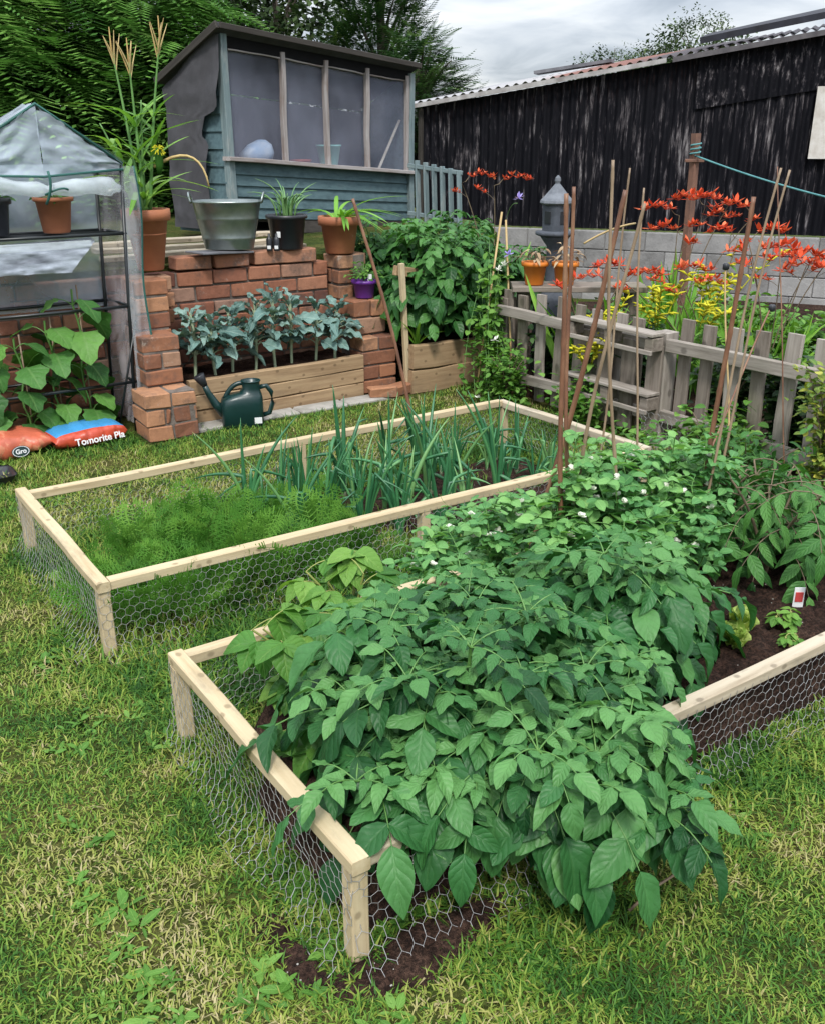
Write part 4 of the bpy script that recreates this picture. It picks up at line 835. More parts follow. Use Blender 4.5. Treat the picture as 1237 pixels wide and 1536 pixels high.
# ------------------------------------------------------------------ washing post and line
wp_=Dp(1030,400,6.4); wt=Dp(1043,200,6.4); wpost=thing('washing_post','rusty brown post with a crosspiece holding the blue-green line','post',(wp_[0],wp_[1],0))
bar('post',(wp_[0],wp_[1],0),wt,.045,.045,M_ironpost,wpost,up=(0,1,0),nseg=6,warp=.002); hk=wt-np.array([0,0,.16]); bar('crosspiece',hk-Rv*.06-HF*.03,hk+Rv*.06-HF*.03,.02,.02,M_ironpost,wpost)
hk2=Dp(1300,310,5.3); m=MB(); a=hk+np.array([0,0,.03])-HF*.03; tube(m,bez(a,(a+hk2)/2-[0,0,.04],hk2,20),.0055,6); tube(m,[a+np.array([.03*math.cos(t),.03*math.sin(t),.004*t]) for t in np.linspace(0,18,40)],.0055,6); single('washing_line',m,m_plain('blue_green_rope',(.10,.28,.28),(.05,.18,.2),.7,40.),tuple(a),'blue-green washing line tied round the rusty post','rope')
end=thing('washing_post','thin far post holding the other end of the blue-green line','post',tuple(hk2*[1,1,0])); bar('post',hk2*[1,1,0],hk2+[0,0,.1],.04,.04,M_ironpost,end,up=(0,1,0))
# ------------------------------------------------------------------ canes
CN=[ # base px on ground (z), top px, depth offset of top, radius, material, label
((637,702,.02),(530,298),.10,.0115,'b','thick brown cane leaning left among the onions'),
((847,905,.12),(848,290),.06,.0105,'b','reddish brown cane standing almost upright beside its leaning twin, left of the centre tripod'),
((790,850,.12),(938,285),.02,.0125,'b','thick reddish cane leaning right, crossing the upright ones'),
((857,890,.12),(857,280),.10,.009,'b','upright reddish cane with square cut top closest to the lantern'),
((930,900,.12),(916,240),.08,.0075,'p','tall pale cane standing upright in the peas, right of the crossing canes'),
((838,870,.12),(963,305),.02,.0085,'p','grey-brown cane leaning right behind the thick crossing cane'),
((880,800,.05),(945,252),.12,.006,'p','thin pale cane leaning right with a tapering tip above the thick cane'),
((952,800,.05),(966,282),.2,.006,'p','thin straight pale cane in front of the fence post'),
((1040,860,.12),(1130,295),.05,.0115,'b','stout brown cane leaning right among the peas'),
((1030,880,.12),(1172,252),.12,.006,'p','thin tall cane leaning far right, left one of the crossing pair'),
((1048,850,.12),(1185,255),.16,.006,'p','thin tall cane leaning far right, right one of the crossing pair'),
((1085,770,.02),(1088,400),.25,.006,'y','short yellow cane with a black cap in front of the fence'),
((985,830,.02),(1157,462),.4,.0055,'b','slim dark cane with a black cap on the right of the pea row'),
((1180,760,.02),(1168,250),.4,.004,'b','very thin dark stick beside the red flowers near the right edge'),
]
M_y=m_plain('yellow_cane',(.46,.33,.15),(.34,.24,.1),.5,20.,stretch=(1,1,.3))
TIPS=[]
for (bp,tp,dd,r,mt,lb) in CN:
    b_=Gp(*bp); dep=b_@HF+dd; t_=Dp(tp[0],tp[1],dep); th=thing('cane',lb,'cane',tuple(b_),'bamboo canes in the vegetable beds')
    n=61; m=MB(); tt=np.linspace(0,1,n); P=b_+(t_-b_)*tt[:,None]; bd=.011*np.sin(tt*math.pi)*random.choice((-1,1)); P=P+Rv*bd[:,None]+np.stack([.005*np.sin(tt*7+r*900),.005*np.sin(tt*6+r*500),0*tt],1); rr=r*.74*(1.0-.25*tt)
    P[0,2]-=.05; kk=np.zeros(n); kk[4::9]=.17; kk[3::9]-=.03; kk[5::9]-=.03; rr=rr*(1+kk)
    mat={'b':M_cane,'p':M_canepale,'y':M_y}[mt]; tube(m,P,rr,9); part('stem',m,mat,th)
    if 'cap' in lb: m=MB(); cbox(m,t_,(.022,.022,.026),.005); part('cap',m,M_black,th)
    TIPS.append(t_)
# twine between the canes
for (x0_,y0_,x1_,y1_,d_,lb) in ((920,350,985,330,2.9,'pale grass stem bridging the pale cane tops'),): 
    m=MB(); tube(m,bez(Dp(875,365,2.75),Dp(915,340,2.8),Dp(952,335,2.9)),.003,5); single('stalk',m,M_y,tuple(Dp(875,365,2.75)),'pale dry stalk lying across the crossing canes','stalk')
m=MB(); a=Gp(942,1366,.012); b=Gp(1026,1303,.05); tube(m,[a,(a+b)/2+[0,0,.01],b],[.0035,.0032,.0022],7); single('twig',m,M_canepale,tuple(a),'thin pale stick lying on the grass beside the potato leaves','stick')
wn=thing('wire_netting','loose roll end of chicken wire netting against the foot of the fence post','netting',(3.36,2.5,0)); m=MB(); hexwire(m,(3.38,2.50,0),(-.15,.985,0),(0,0,1),.46,.21,(-1,0,0),hw=.03,flare=.06,sag=.05); part('chicken_wire',m,M_wire,wn)
# plant tag by the tomato
tg=np.array([2.25,1.36,.17]); th=thing('plant_tag','white plant tag with red picture stuck in the soil by the tomato','plant tag',tuple(tg))
m=MB(); cbox(m,(0,0,.022),(.030,.002,.062),.0006); m.V[0]=m.V[0]@rotz(-R(34)).T@rotx(.0).T+tg; part('tag',m,M_label,th,smooth=False)
m=MB(); cbox(m,(0,-.0022,.024),(.022,.002,.03),.0004); m.V[0]=m.V[0]@rotz(-R(34)).T+tg; part('picture',m,m_plain('red_picture',(.5,.05,.05),(.3,.05,.04),.5,50.,0),th,smooth=False)
# ================================================================== plants
L_pot=m_leaf('potato_leaf',(.010,.055,.016),(.036,.140,.038),(.115,.275,.080),.09,5.5,.44,.22,.45,(.12,.25,.08),yellow=.8)
L_potd=m_leaf('potato_leaf_dark',(.018,.070,.020),(.038,.13,.030),(.075,.21,.045),.16,5.5,.38,.22,.5,(.13,.26,.08))
L_bean=m_leaf('bean_leaf',(.035,.125,.022),(.065,.195,.032),(.16,.31,.055),.2,6,.5,.3,.5,(.30,.45,.12))
L_pea=m_leaf('pea_leaf',(.04,.15,.045),(.095,.26,.08),(.20,.40,.12),.18,5,.5,.28,.3)
L_tom=m_leaf('tomato_leaf',(.022,.085,.018),(.045,.15,.03),(.09,.23,.05),.2,6,.5,.22,.6)
L_broc=m_leaf('broccoli_leaf',(.065,.13,.115),(.12,.215,.19),(.22,.33,.29),.4,5,.55,.12,.6,(.32,.42,.36))
L_cuc=m_leaf('cucumber_leaf',(.03,.10,.025),(.06,.18,.04),(.13,.30,.06),.3,5,.5,.3,.6,(.2,.34,.12))
L_onion=m_rand('onion_leaf',[(0,(.018,.09,.040)),(.5,(.035,.15,.055)),(.85,(.075,.23,.08)),(1,(.16,.30,.10))],.4,20.,.2,.5,.1)
L_spring=m_rand('spring_onion_leaf',[(0,(.05,.15,.05)),(1,(.16,.30,.10))],.45,20.,.2,.5,.1)
L_corn=m_leaf('corn_leaf',(.07,.19,.03),(.13,.30,.04),(.24,.42,.08),.35,.0,.5,.3,0.,(.35,.45,.18))
L_carrot=m_rand('carrot_leaf',[(0,(.035,.12,.014)),(.5,(.075,.22,.025)),(1,(.17,.34,.05))],.6,40.,.25,.2,0,tr=.3)
L_croc=m_leaf('sword_leaf',(.06,.19,.02),(.12,.30,.03),(.22,.42,.06),.2,.0,.5,.25,0.)
L_yel=m_rand('yellow_flower',[(0,(.42,.40,.02)),(1,(.66,.62,.05))],.7,40.,.2,.1,0,tr=.2)
L_red=m_rand('red_flower',[(0,(.50,.05,.02)),(.6,(.68,.10,.035)),(1,(.80,.22,.10))],.6,40.,.2,.2,0,tr=.25)
L_wht=m_rand('white_flower',[(0,(.66,.68,.56)),(1,(.82,.83,.74))],.6,40.,.1,.2,0,tr=.25)
L_pur=m_rand('lilac_flower',[(0,(.25,.2,.55)),(.7,(.42,.36,.75)),(1,(.7,.45,.55))],.6,40.,.1,.2,0,tr=.25)
L_weed=m_leaf('weed_leaf',(.05,.14,.02),(.09,.22,.03),(.17,.32,.06),.2,5,.55,.25,.3)
L_ivy=m_leaf('ivy_leaf',(.012,.035,.012),(.025,.065,.02),(.06,.12,.03),.2,4,.4,.12,.3)
L_yshrub=m_leaf('yellow_shrub_leaf',(.07,.15,.03),(.16,.24,.04),(.5,.48,.08),.2,4,.5,.25,.3)
L_let=m_leaf('lettuce_leaf',(.18,.30,.05),(.30,.42,.08),(.45,.55,.16),.2,4,.5,.35,.5)
S_green=m_plain('green_stem',(.12,.26,.06),(.07,.17,.04),.5,20.,.1); S_pale=m_plain('pale_stem',(.36,.42,.27),(.24,.31,.19),.6,20.,.2); S_brown=m_plain('woody_stem',(.2,.15,.09),(.1,.075,.05),.8,20.,.4); S_yel=m_plain('yellow_stem',(.3,.32,.09),(.2,.23,.06),.6,20.,.1)
T_POT=[leaf_t(1,.62,6,10,.82,.78,.20,.22,wavy=.045),leaf_t(1,.56,6,10,.84,.80,.40,.42,wavy=.05),leaf_t(1,.66,6,10,.80,.78,-.22,.50,wavy=.06),leaf_t(1,.60,6,10,.82,.78,-.08,.12,wavy=.07),leaf_t(1,.58,6,10,.82,.8,.55,.6,wavy=.06)]
T_BEAN=[leaf_t(1,.85,4,7,.7,.70,.16,.30),leaf_t(1,.80,4,7,.7,.7,.25,.5)]
T_OVAL=[leaf_t(1,.70,2,5,.6,.9,.20,.2),leaf_t(1,.62,2,5,.6,.9,.45,.1)]
T_NARR=[leaf_t(1,.42,2,6,.7,.8,.3,.35,wavy=.05),leaf_t(1,.36,2,6,.8,.8,.2,.6,wavy=.06)]
T_BROC=[leaf_t(1,.50,6,12,.8,1.15,.35,.35,wavy=.14),leaf_t(1,.48,6,12,.8,1.1,.5,.65,wavy=.16),leaf_t(1,.6,6,12,.8,1.2,.2,.15,wavy=.15)]
lob=lambda v:1+.18*np.cos(v*13)
T_CUC=[leaf_t(1,1.05,6,9,.55,.62,.10,.30,wavy=.03,lobes=lob),leaf_t(1,1.0,6,9,.55,.6,.22,.5,wavy=.03,lobes=lob)]
T_SWORD=[leaf_t(1,.07,2,8,.5,.7,.5,.12),leaf_t(1,.06,2,8,.5,.7,.5,.45)]
T_PETAL=[leaf_t(1,.42,2,3,.7,.9,.3,-.25)]
def rvec(az,el): return np.array([math.cos(az)*math.cos(el),math.sin(az)*math.cos(el),math.sin(el)])
def ru(a,b): return random.uniform(a,b)
def compound(Lv,st,base,d,size,pairs=3,drp=.35,tone=None,term=1.,up=np.array([0,0,1.]),stemr=.0022,spread=1.05):
    """pinnate leaf: rachis with paired leaflets and a terminal one"""
    d=nrm(d); L=size*1.15; e=base+d*L+np.array([0,0,-drp*L]); mid=base+d*L*.55+np.array([0,0,.06*L]); P=bez(base,mid,e,6); tube(st,P,np.linspace(stemr,stemr*.5,6),4,cap=False)
    tone=random.random() if tone is None else tone
    jt=lambda: min(.94,max(0,tone+ru(-.22,.22))) if tone<1 else .995
    dd=nrm(P[-1]-P[-2]); side=nrm(np.cross(dd,up))
    upn=nrm(np.cross(side,dd))
    Lv.put(P[-1],dd+np.array([0,0,ru(-.25,.1)]),upn,size*.62*term*ru(.9,1.1),jt(),ru(-.3,.3))
    for k in range(pairs):
        t=1-(k+.75)/(pairs+.6); q=min(4,int(t*5)); p=P[q]+(P[q+1]-P[q])*(t*5-q); td=nrm(P[q+1]-P[q])
        s=size*(.52-.10*k)*ru(.9,1.1)
        for sg in(-1,1):
            Lv.put(p,td*.55+side*sg*spread+np.array([0,0,ru(-.35,.1)]),upn,s,jt(),ru(-.25,.25)+sg*.15)
def potato(c,nst=9,h=.34,spread=.26,leaf=.14,label='',cat='potato plant',group='potato plants in the near bed',bias=(0,0,0),mat=None,lean=(.25,1.0),name='potato_plant',nl=6,tone=(.15,.8)):
    c=np.asarray(c,float); th=thing(name,label,cat,tuple(c),group); Lv=Leaves(*T_POT); st=MB(); bias=np.asarray(bias)
    for s in range(nst):
        az=s*2.39996+ru(-.4,.4); ln=ru(*lean); out=rvec(az,0)*spread*ln+bias*ru(.4,1.1); hh=h*ru(.6,1.25)*(1.1-.38*ln)
        top=c+out+np.array([0,0,hh]); mid=c+out*.35+np.array([0,0,hh*.85]); P=bez(c+rvec(az,0)*.02,mid,top,9)
        P=np.vstack([P[:-1],P[-1:]]); tube(st,P,np.linspace(.006,.003,9),6,cap=False)
        base_t=random.uniform(*tone)
        for k in range(nl):
            t=.28+.72*k/(nl-1); q=min(7,int(t*8)); p=P[q]+(P[q+1]-P[q])*(t*8-q)
            a=az+k*2.4+ru(-.5,.5); od=rvec(a,ru(.05,.5))+nrm(out+1e-6)*.25
            compound(Lv,st,p,od,leaf*ru(.65,1.25)*(1-.25*(t>.9)),random.choice((2,3,3)),ru(.25,.6),np.clip(base_t+.15*(t-.5)+ru(-.15,.15),0,.92) if random.random()>.004 else 1.)
        for k in range(5):   # young rosette at the tip
            a=az+k*1.257+ru(-.3,.3); compound(Lv,st,P[-1],rvec(a,ru(.35,.9)),leaf*ru(.4,.7),2,.25,min(.95,base_t+.45))
    part('stem',st,S_green,th); fo=MB(); Lv.build(fo); part('foliage',fo,mat or L_pot,th); return th
PL='potato plant in the near bed, '
spots=[((.90,1.34),(-.02,-.03,0),'at the front left corner post'),((1.02,1.29),(0,-.07,0),'flopping over the front rail, left of the middle'),((1.12,1.27),(.0,-.10,0),'flopping over the front rail, right of the middle'),((1.17,1.35),(.0,-.03,0),'at the right end beside the bare soil'),
((.97,1.52),(0,0,0),'second row behind the front left post'),((1.14,1.48),(0,0,0),'in the centre of the mass'),((1.28,1.53),(0,0,0),'second row right, in front of the canes'),((1.16,1.68),(0,0,0),'at the back of the mass beside the bean leaves'),((1.40,1.70),(.02,0,0),'at the back of the mass below the reddish canes'),((1.50,1.54),(.0,0,0),'rearmost right, touching the pale peas'),((1.52,1.40),(.0,.0,0),'low one between the peas and the bare soil'),((1.66,1.46),(.0,.0,0),'smallest one at the edge of the bare soil')]
random.seed(21)
for (x,y),bi,lb in spots:
    potato((x,y,.14),9,(.27 if y<1.45 else .23 if y<1.6 else .18)*ru(.8,1.2),.155,ru(.128,.16),PL+lb,bias=bi,nl=6,lean=(.1,1.2),tone=(.0,.9))
# stems that flop out over the rail to the lawn
for (x,y),bi,h,lb in (((1.0,1.24),(.0,-.12,0),.20,'low stems hanging over the front rail by the corner'),((1.14,1.20),(.0,-.24,0),.15,'low stems hanging down to the lawn'),((1.18,1.22),(.0,-.18,0),.18,'low stems hanging over the rail at the right')):
    potato((x,y,.16),7,h,.12,.155,PL+lb,bias=bi,lean=(.4,1.),nl=6,tone=(.1,.7))
random.seed(31)
# beans
def bean(c,h,label,n=5,leaf=.11,spread=.12,mat=None,group=None,name='bean_plant',cat='bean plant',T=T_BEAN):
    c=np.asarray(c,float); th=thing(name,label,cat,tuple(c),group); Lv=Leaves(*T); st=MB()
    for s in range(n):
        az=s*2.4+ru(-.3,.3); top=c+rvec(az,0)*spread*ru(.3,1)+[0,0,h*ru(.8,1.1)]; P=bez(c,c+[0,0,h*.6],top,8); tube(st,P,np.linspace(.005,.0025,8),6,cap=False)
        for k in range(5):
            t=.35+.65*k/4; q=min(6,int(t*7)); p=P[q]+(P[q+1]-P[q])*(t*7-q); a=az+k*2.4+ru(-.4,.4); pe=p+rvec(a,.5)*leaf*.7; tube(st,bez(p,(p+pe)/2+[0,0,.01],pe,4),.0016,4,cap=False)
            r=ru(.2,1)
            for da in(-1.1,0,1.1): Lv.put(pe,rvec(a+da,ru(-.5,.1)),(0,0,1),leaf*ru(.75,1.05),np.clip(r+ru(-.2,.2),0,1),ru(-.3,.3))
    part('stem',st,S_yel,th); fo=MB(); Lv.build(fo); part('foliage',fo,mat or L_bean,th); return th
bean((.92,1.74,.05),.30,'yellow-green bean plant with broad leaves in the back left corner of the near bed',6,.088,.15); bean((1.10,1.88,.08),.30,'second yellow-green bean plant with broad leaves behind the first one',5,.08)
bean((.80,1.55,.06),.18,'small yellowing bean plant just inside the left rail of the near bed',3,.075)
random.seed(32)
# peas
T_PEA=T_OVAL
def pea(c,h,label,nst=3,spread=.08,leaf=.05,group='pea plants climbing round the canes',flw=4):
    c=np.asarray(c,float); th=thing('pea_plant',label,'pea plant',tuple(c),group); Lv=Leaves(*T_PEA); st=MB(); fl=Leaves(leaf_t(1,1.05,4,4,.5,.9,.3,-.35,wavy=.05))
    for s in range(nst):
        az=ru(0,6.28); top=c+rvec(az,0)*spread*ru(.4,1.2)+[0,0,h*ru(.8,1.1)]; P=bez(c+rvec(az,0)*.02,c+rvec(az+.8,0)*spread*.8+[0,0,h*.6],top,12); tube(st,P,np.linspace(.003,.002,12),5,cap=False); tn=ru(.2,.8)
        for k in range(3,12):
            p=P[k]; a=az+k*2.6; d=rvec(a,ru(-.1,.5)); e=p+d*leaf*1.5; tube(st,bez(p,(p+e)/2+[0,0,.008],e,4),.0013,4,cap=False)
            r=lambda: float(np.clip(tn+ru(-.25,.25)+.15*(k>9),0,1))
            for sg in(-1,1): Lv.put(p,rvec(a+sg*.9,ru(.0,.6)),(0,0,1),leaf*ru(.9,1.25),r(),sg*.4)
            for q in(.55,1.):
                b=p+(e-p)*q
                for sg in(-1,1): Lv.put(b,rvec(a+sg*ru(.7,1.1),ru(-.4,.4)),(0,0,1),leaf*ru(.7,1.1),r(),sg*.3)
            if k>7 and random.random()<.5: tube(st,[e,e+d*.02+[0,0,.01],e+d*.035+[.005,0,.02],e+d*.03+[0,.008,.028]],.0008,3,cap=False)
        if flw and random.random()<.7:
            for q in range(random.randint(1,2)):
                p=P[random.randint(7,11)]+rvec(ru(0,6.28),.3)*.03
                for k in range(5): fl.put(p,rvec(k*1.257,ru(-.2,.9)),(0,0,1),.015,random.random())
    part('stem',st,S_green,th); fo=MB(); Lv.build(fo); part('foliage',fo,L_pea,th)
    m=MB(); fl.build(m)
    if m.V: part('blossom',m,L_wht,th)
    return th
for x,y,h,lb in [(1.62,1.90,.36,'pea plant in front of the gap between the beds, leftmost of the row'),(1.78,1.80,.40,'pea plant at the foot of the crossing reddish canes'),(1.90,1.93,.44,'pea plant behind the reddish canes, against the far rail'),(1.84,1.60,.36,'pea plant beside the tall pale cane, nearest the potatoes'),(2.02,1.78,.46,'pea plant right of the tall pale cane'),(2.10,1.92,.46,'pea plant behind the pale cane near the fence post'),(2.16,1.68,.40,'pea plant at the foot of the stout leaning cane'),(2.00,1.58,.34,'pea plant in the front of the row beside the bare soil'),(2.28,1.84,.42,'pea plant right of the stout leaning cane'),(2.36,1.95,.44,'pea plant at the right end of the row by the wire'),(1.72,1.72,.32,'low pea plant between potatoes and canes'),(1.93,1.70,.40,'pea plant in the middle of the row')]:
    pea((x,y,.13),h*.80,lb,5,.09,ru(.036,.048))
for x,y,h,lb in [(1.62,2.14,.30,'straggling pea plant growing in the path at the broken part of the rail'),(1.78,2.22,.28,'straggling pea plant in the path behind the potatoes'),(1.45,2.08,.24,'low pea plant in the path beside the bean leaves'),(1.95,2.16,.30,'straggling pea plant in the path behind the canes')]: pea((x,y,.0),h,lb,4,.10,.04,flw=1)
for x,y,h,lb in [(1.80,1.86,.44,'tall wispy pea stems twining up the crossing reddish canes'),(1.90,1.70,.40,'tall wispy pea stems beside the tall pale cane'),(2.12,1.80,.46,'tall wispy pea stems left of the stout leaning cane'),(2.26,1.72,.42,'tall wispy pea stems right of the stout leaning cane'),(2.02,1.92,.44,'tall wispy pea stems before the grey fence post')]: pea((x,y,.13),h,lb,3,.05,.036)
# tomato
def tomato(c,h,label,nst=4,leaf=.15,spread=.2,mat=None,name='tomato_plant',cat='tomato plant',group=None,pairs=4,T=T_NARR,stm=None,bare=.35,nl=8):
    c=np.asarray(c,float); th=thing(name,label,cat,tuple(c),group); Lv=Leaves(*T); st=MB()
    for s in range(nst):
        az=s*2.4+ru(-.4,.4); top=c+rvec(az,0)*spread*ru(.3,1)+[0,0,h*ru(.8,1.05)]; P=bez(c,c+rvec(az,0)*.03+[0,0,h*.6],top,10); tube(st,P,np.linspace(.007,.003,10),6,cap=False); tn=ru(.2,.8)
        for k in range(nl):
            t=bare+(1-bare)*k/(nl-1); q=min(8,int(t*9)); p=P[q]+(P[q+1]-P[q])*(t*9-q); compound(Lv,st,p,rvec(az+k*2.4+ru(-.4,.4),ru(-.1,.6)),leaf*ru(.75,1.15),pairs,ru(.3,.8),np.clip(tn+ru(-.2,.2),0,1),.85)
    part('stem',st,stm or S_brown,th); fo=MB(); Lv.build(fo); part('foliage',fo,mat or L_tom,th); return th
tomato((2.37,1.56,.13),.34,'dark green tomato plant with bare lower stems in the bare soil',4,.16,.2); tomato((2.52,1.70,.13),.28,'dark green tomato plant behind the first, toward the fence',4,.15,.18); tomato((2.60,1.46,.13),.30,'low tomato plant at the right edge of the near bed',4,.14,.18,bare=.15)
tomato((2.50,1.88,.13),.26,'feathery tomato plant against the wire in the far right corner',4,.13,.18,bare=.2)
random.seed(33)
# lettuces, seedling
for x,y,s,lb in ((1.93,1.33,.9,'frilly pale lettuce nearest the potato leaves'),(2.02,1.37,1.,'frilly yellow-green lettuce in the bare soil')):
    th=thing('lettuce',lb,'lettuce',(x,y,.15),'lettuces beside the potatoes'); Lv=Leaves(leaf_t(1,.9,6,7,.5,.8,.3,-.3,wavy=.16))
    for k in range(16): Lv.put((x,y,.16),rvec(k*2.4,.25+.06*k),(0,0,1),.055*s*ru(.5,1.3),ru(0,1),ru(-.5,.5))
    m=MB(); Lv.build(m); part('foliage',m,L_let,th)
bean((2.12,1.31,.15),.045,'small bright green seedling in the bare soil by the plant tag',2,.034,.03,L_weed,name='seedling',cat='seedling',T=T_OVAL)
bean((2.05,1.24,.15),.03,'tiny seedling close to the front rail of the near bed',2,.026,.03,L_weed,name='seedling',cat='seedling',T=T_OVAL)
random.seed(34)
# onions
def onion(name,n,h,lab,group,r=.0078):
    th=thing(name,lab,'onion',(0,0,0),group)
    m=MB()
    for k in range(n):
        az=(k%2)*3.14+ru(-.5,.5); ln=ru(.05,1.0)**1.3; H=h*ru(.5,1.05); top=rvec(az,0)*ln*H*.55+np.array([0,0,H]); mid=rvec(az,0)*.05*H+np.array([0,0,H*.55]); P=bez((0,0,.0),mid,top,12)
        if random.random()<.42:
            kx=random.randint(5,9); d=rvec(az+ru(-.6,.6),ru(-.7,.1)); seg=H/11
            for q in range(kx,12): P[q]=P[kx-1]+d*seg*(q-kx+1)-np.array([0,0,.012*(q-kx)**2*seg*4])
        rr=r*ru(.8,1.1)*np.array([1.1,1.2,1.15,1.1,1.05,1.,.95,.85,.72,.55,.35,.1]); tube(m,P,rr,7,random.random())
    part('foliage',m,L_onion,th)
    m=MB(); tube(m,[(0,0,-.01),(0,0,.03),(0,0,.06)],[.012,.010,.008],8); part('neck',m,S_pale,th); return th
OL='tall onion with blue-green tubular leaves in the back bed'
pro=[onion('onion_plant',ru_,h_,OL,'onions in the back bed') for ru_,h_ in ((10,.44),(9,.34),(12,.38),(8,.30),(10,.41))]
op=[]
for r_ in range(4):
    for k in range(11):
        x=1.42+.128*k+ru(-.05,.05); y=2.70+.155*r_+ru(-.05,.05)
        if random.random()<.05: continue
        if x>2.15 and y<2.8 : continue
        if x<1.6 and y<2.78: continue
        op.append((x,y))
big=lambda x,y: 1.15 if (1.6<x<2.0 and y>2.85) else (.8 if x>2.4 else .95)
for k,(x,y) in enumerate(op):
    src=pro[k%5]; z=float(soilz(np.array(x),np.array(y))); z=max(z,0)
    if k<5: o=src; o.location=(x,y,z); o.rotation_euler=(0,0,ru(0,6)); s=big(x,y); o.scale=(s,s,s)
    else: dup(src,(x,y,z),ru(0,6.28),big(x,y)*ru(.65,1.15))
# carrots
def featherleaf():
    m=MB(); pts=[]
    V=[];F=[]
    def quad(a,b,w):
        a=np.array(a,float);b=np.array(b,float);d=b-a; s=nrm(np.cross(d,(0,0,1)))*w; k=len(V); V.extend([a-s*.4,a+s*.4,b+s*.3,b-s*.3]); F.append([k,k+1,k+2,k+3])
    quad((0,0,0),(0,.5,.12),.012); quad((0,.5,.12),(0,1,.05),.010)
    for k in range(11):
        t=.3+.7*k/10; z=.12*(1-abs(t-.6)*2)+.03; l=.34*math.sin(math.pi*min(1,(1.08-t)*1.15))+.04
        for sg in(-1,1):
            b=(sg*l*.8,t+l*.5,z-.04); quad((0,t,z),b,.012)
            for q in(.4,.65,.9):
                p=np.array((0,t,z))*(1-q)+np.array(b)*q; quad(p,p+np.array((sg*.02,.11*(1.1-q)+.03,.02)),.018); quad(p,p+np.array((sg*.10*(1.1-q)+sg*.03,-.01,-.02)),.018)
    return np.array(V),np.array(F),np.zeros((len(V),2))
T_FEA=[featherleaf()]
cp_=[]
for v_ in range(4):
    th=thing('carrot_plant','feathery bright green carrot top in the left end of the back bed','carrot plant',(0,0,0),'carrots in the back bed'); Lv=Leaves(*T_FEA)
    for k in range(9): Lv.put((0,0,0),rvec(k*2.4,ru(.35,1.3)),(0,0,1),ru(.12,.23),ru(.0,1))
    m=MB(); Lv.build(m); part('foliage',m,L_carrot,th); cp_.append(th)
k=0; random.seed(11)
for gx_ in np.arange(.70,1.54,.105):
    for gy_ in np.arange(2.56,3.24,.105):
        x=gx_+ru(-.03,.03);y=gy_+ru(-.03,.03)
        if y-2.55>.34+.46*np.clip((x-.70)/.45,0,1) : continue
        if vnoise(x,y,7.,3)<.34: continue
        if k<4: o=cp_[k]; o.location=(x,y,0); o.scale=(1,1,1)
        else: dup(cp_[k%4],(x,y,0),ru(0,6.28),ru(.8,1.2))
        k+=1
# dying brown weed in the bed
th=thing('withered_weed','withered rusty brown plant among the carrots','weed',(1.2,3.12,0)); Lv=Leaves(*T_NARR)
for k in range(16): Lv.put((1.2,3.12,.01),rvec(k*2.4,ru(.2,1.2)),(0,0,1),ru(.05,.09))
m=MB(); Lv.build(m); part('foliage',m,m_rand('rusty_leaf',[(0,(.16,.06,.03)),(1,(.33,.14,.06))],.8,30.,.3,.1,0),th)
random.seed(35)
# broccoli row
def broc(c,h,label):
    c=np.asarray(c,float); th=thing('broccoli_plant',label,'broccoli plant',tuple(c),'broccoli plants in the sleeper planter'); Lv=Leaves(*T_BROC); st=MB()
    top=c+[ru(-.02,.02),ru(-.02,.02),h]; P=bez(c,c+[ru(-.02,.02),0,h*.5],top,8); tube(st,P,np.linspace(.008,.010,8),9,cap=False)
    for k in range(28):
        t=.36+.64*k/27; q=min(6,int(t*7)); p=P[q]+(P[q+1]-P[q])*(t*7-q); a=k*2.4+ru(-.3,.3); el=ru(.1,.8)+.6*(t>.85); pe=p+rvec(a,el+.35)*.055; tube(st,bez(p,(p+pe)/2+[0,0,.012],pe,4),[.005,.004,.003,.002],5,cap=False)
        Lv.put(pe,rvec(a,el-.25),(0,0,1),.125*ru(.65,1.15)*(1-.4*(t>.9)),ru(0,1),ru(-.7,.7))
    part('stem',st,S_pale,th); fo=MB(); Lv.build(fo); part('foliage',fo,L_broc,th)
    if random.random()<.5:
        m=MB()
        for k in range(14): q=top+rvec(k*2.4,.2+.09*k)*.018; tube(m,[q-[0,0,.006],q,q+[0,0,.007]],[.006,.010,.002],6)
        part('flower_head',m,L_broc,th)
for k,(x,h) in enumerate(((1.84,.30),(1.95,.26),(2.06,.29),(2.19,.33),(2.30,.35),(2.42,.31),(2.57,.27),(2.68,.25))):
    broc((x,4.72+ru(-.03,.03),.20),h,['leftmost broccoli plant in the row, beside the brick pier','second broccoli plant from the left','third broccoli plant from the left in the row','fourth broccoli plant from the left, below the tin tub','tallest broccoli plant, under the black pot','sixth broccoli plant from the left','last but one broccoli plant on the right, by the brick pier','small broccoli plant pressed against the right brick pier'][k])
# cucumbers in the greenhouse
def cuc(c,h,label,n=13,leaf=.15):
    c=np.asarray(c,float); th=thing('cucumber_plant',label,'cucumber plant',tuple(c),'cucumbers in the mini greenhouse'); Lv=Leaves(*T_CUC); st=MB(); P=np.array([c+[.015*math.sin(k*1.3),.01*math.cos(k),h*k/9] for k in range(10)]); tube(st,P,.005,6,cap=False)
    for k in range(n):
        t=.12+.85*k/(n-1); q=min(8,int(t*9)); p=P[q]; a=-1.2+k*2.1+ru(-.6,.6); pe=p+rvec(a,.5)*.07; tube(st,bez(p,(p+pe)/2+[0,0,.015],pe,4),.0025,5,cap=False); Lv.put(pe,rvec(a,ru(-.7,-.1)),(0,0,1),leaf*ru(.75,1.1),ru(0,1),ru(-.3,.3))
    part('stem',st,S_green,th); m=MB(); Lv.build(m); part('foliage',m,L_cuc,th)
    m=MB(); tube(m,[c+[.02,.01,0],c+[.02,.02,h*1.02]],.004,7); part('support_cane',m,M_canepale,th)
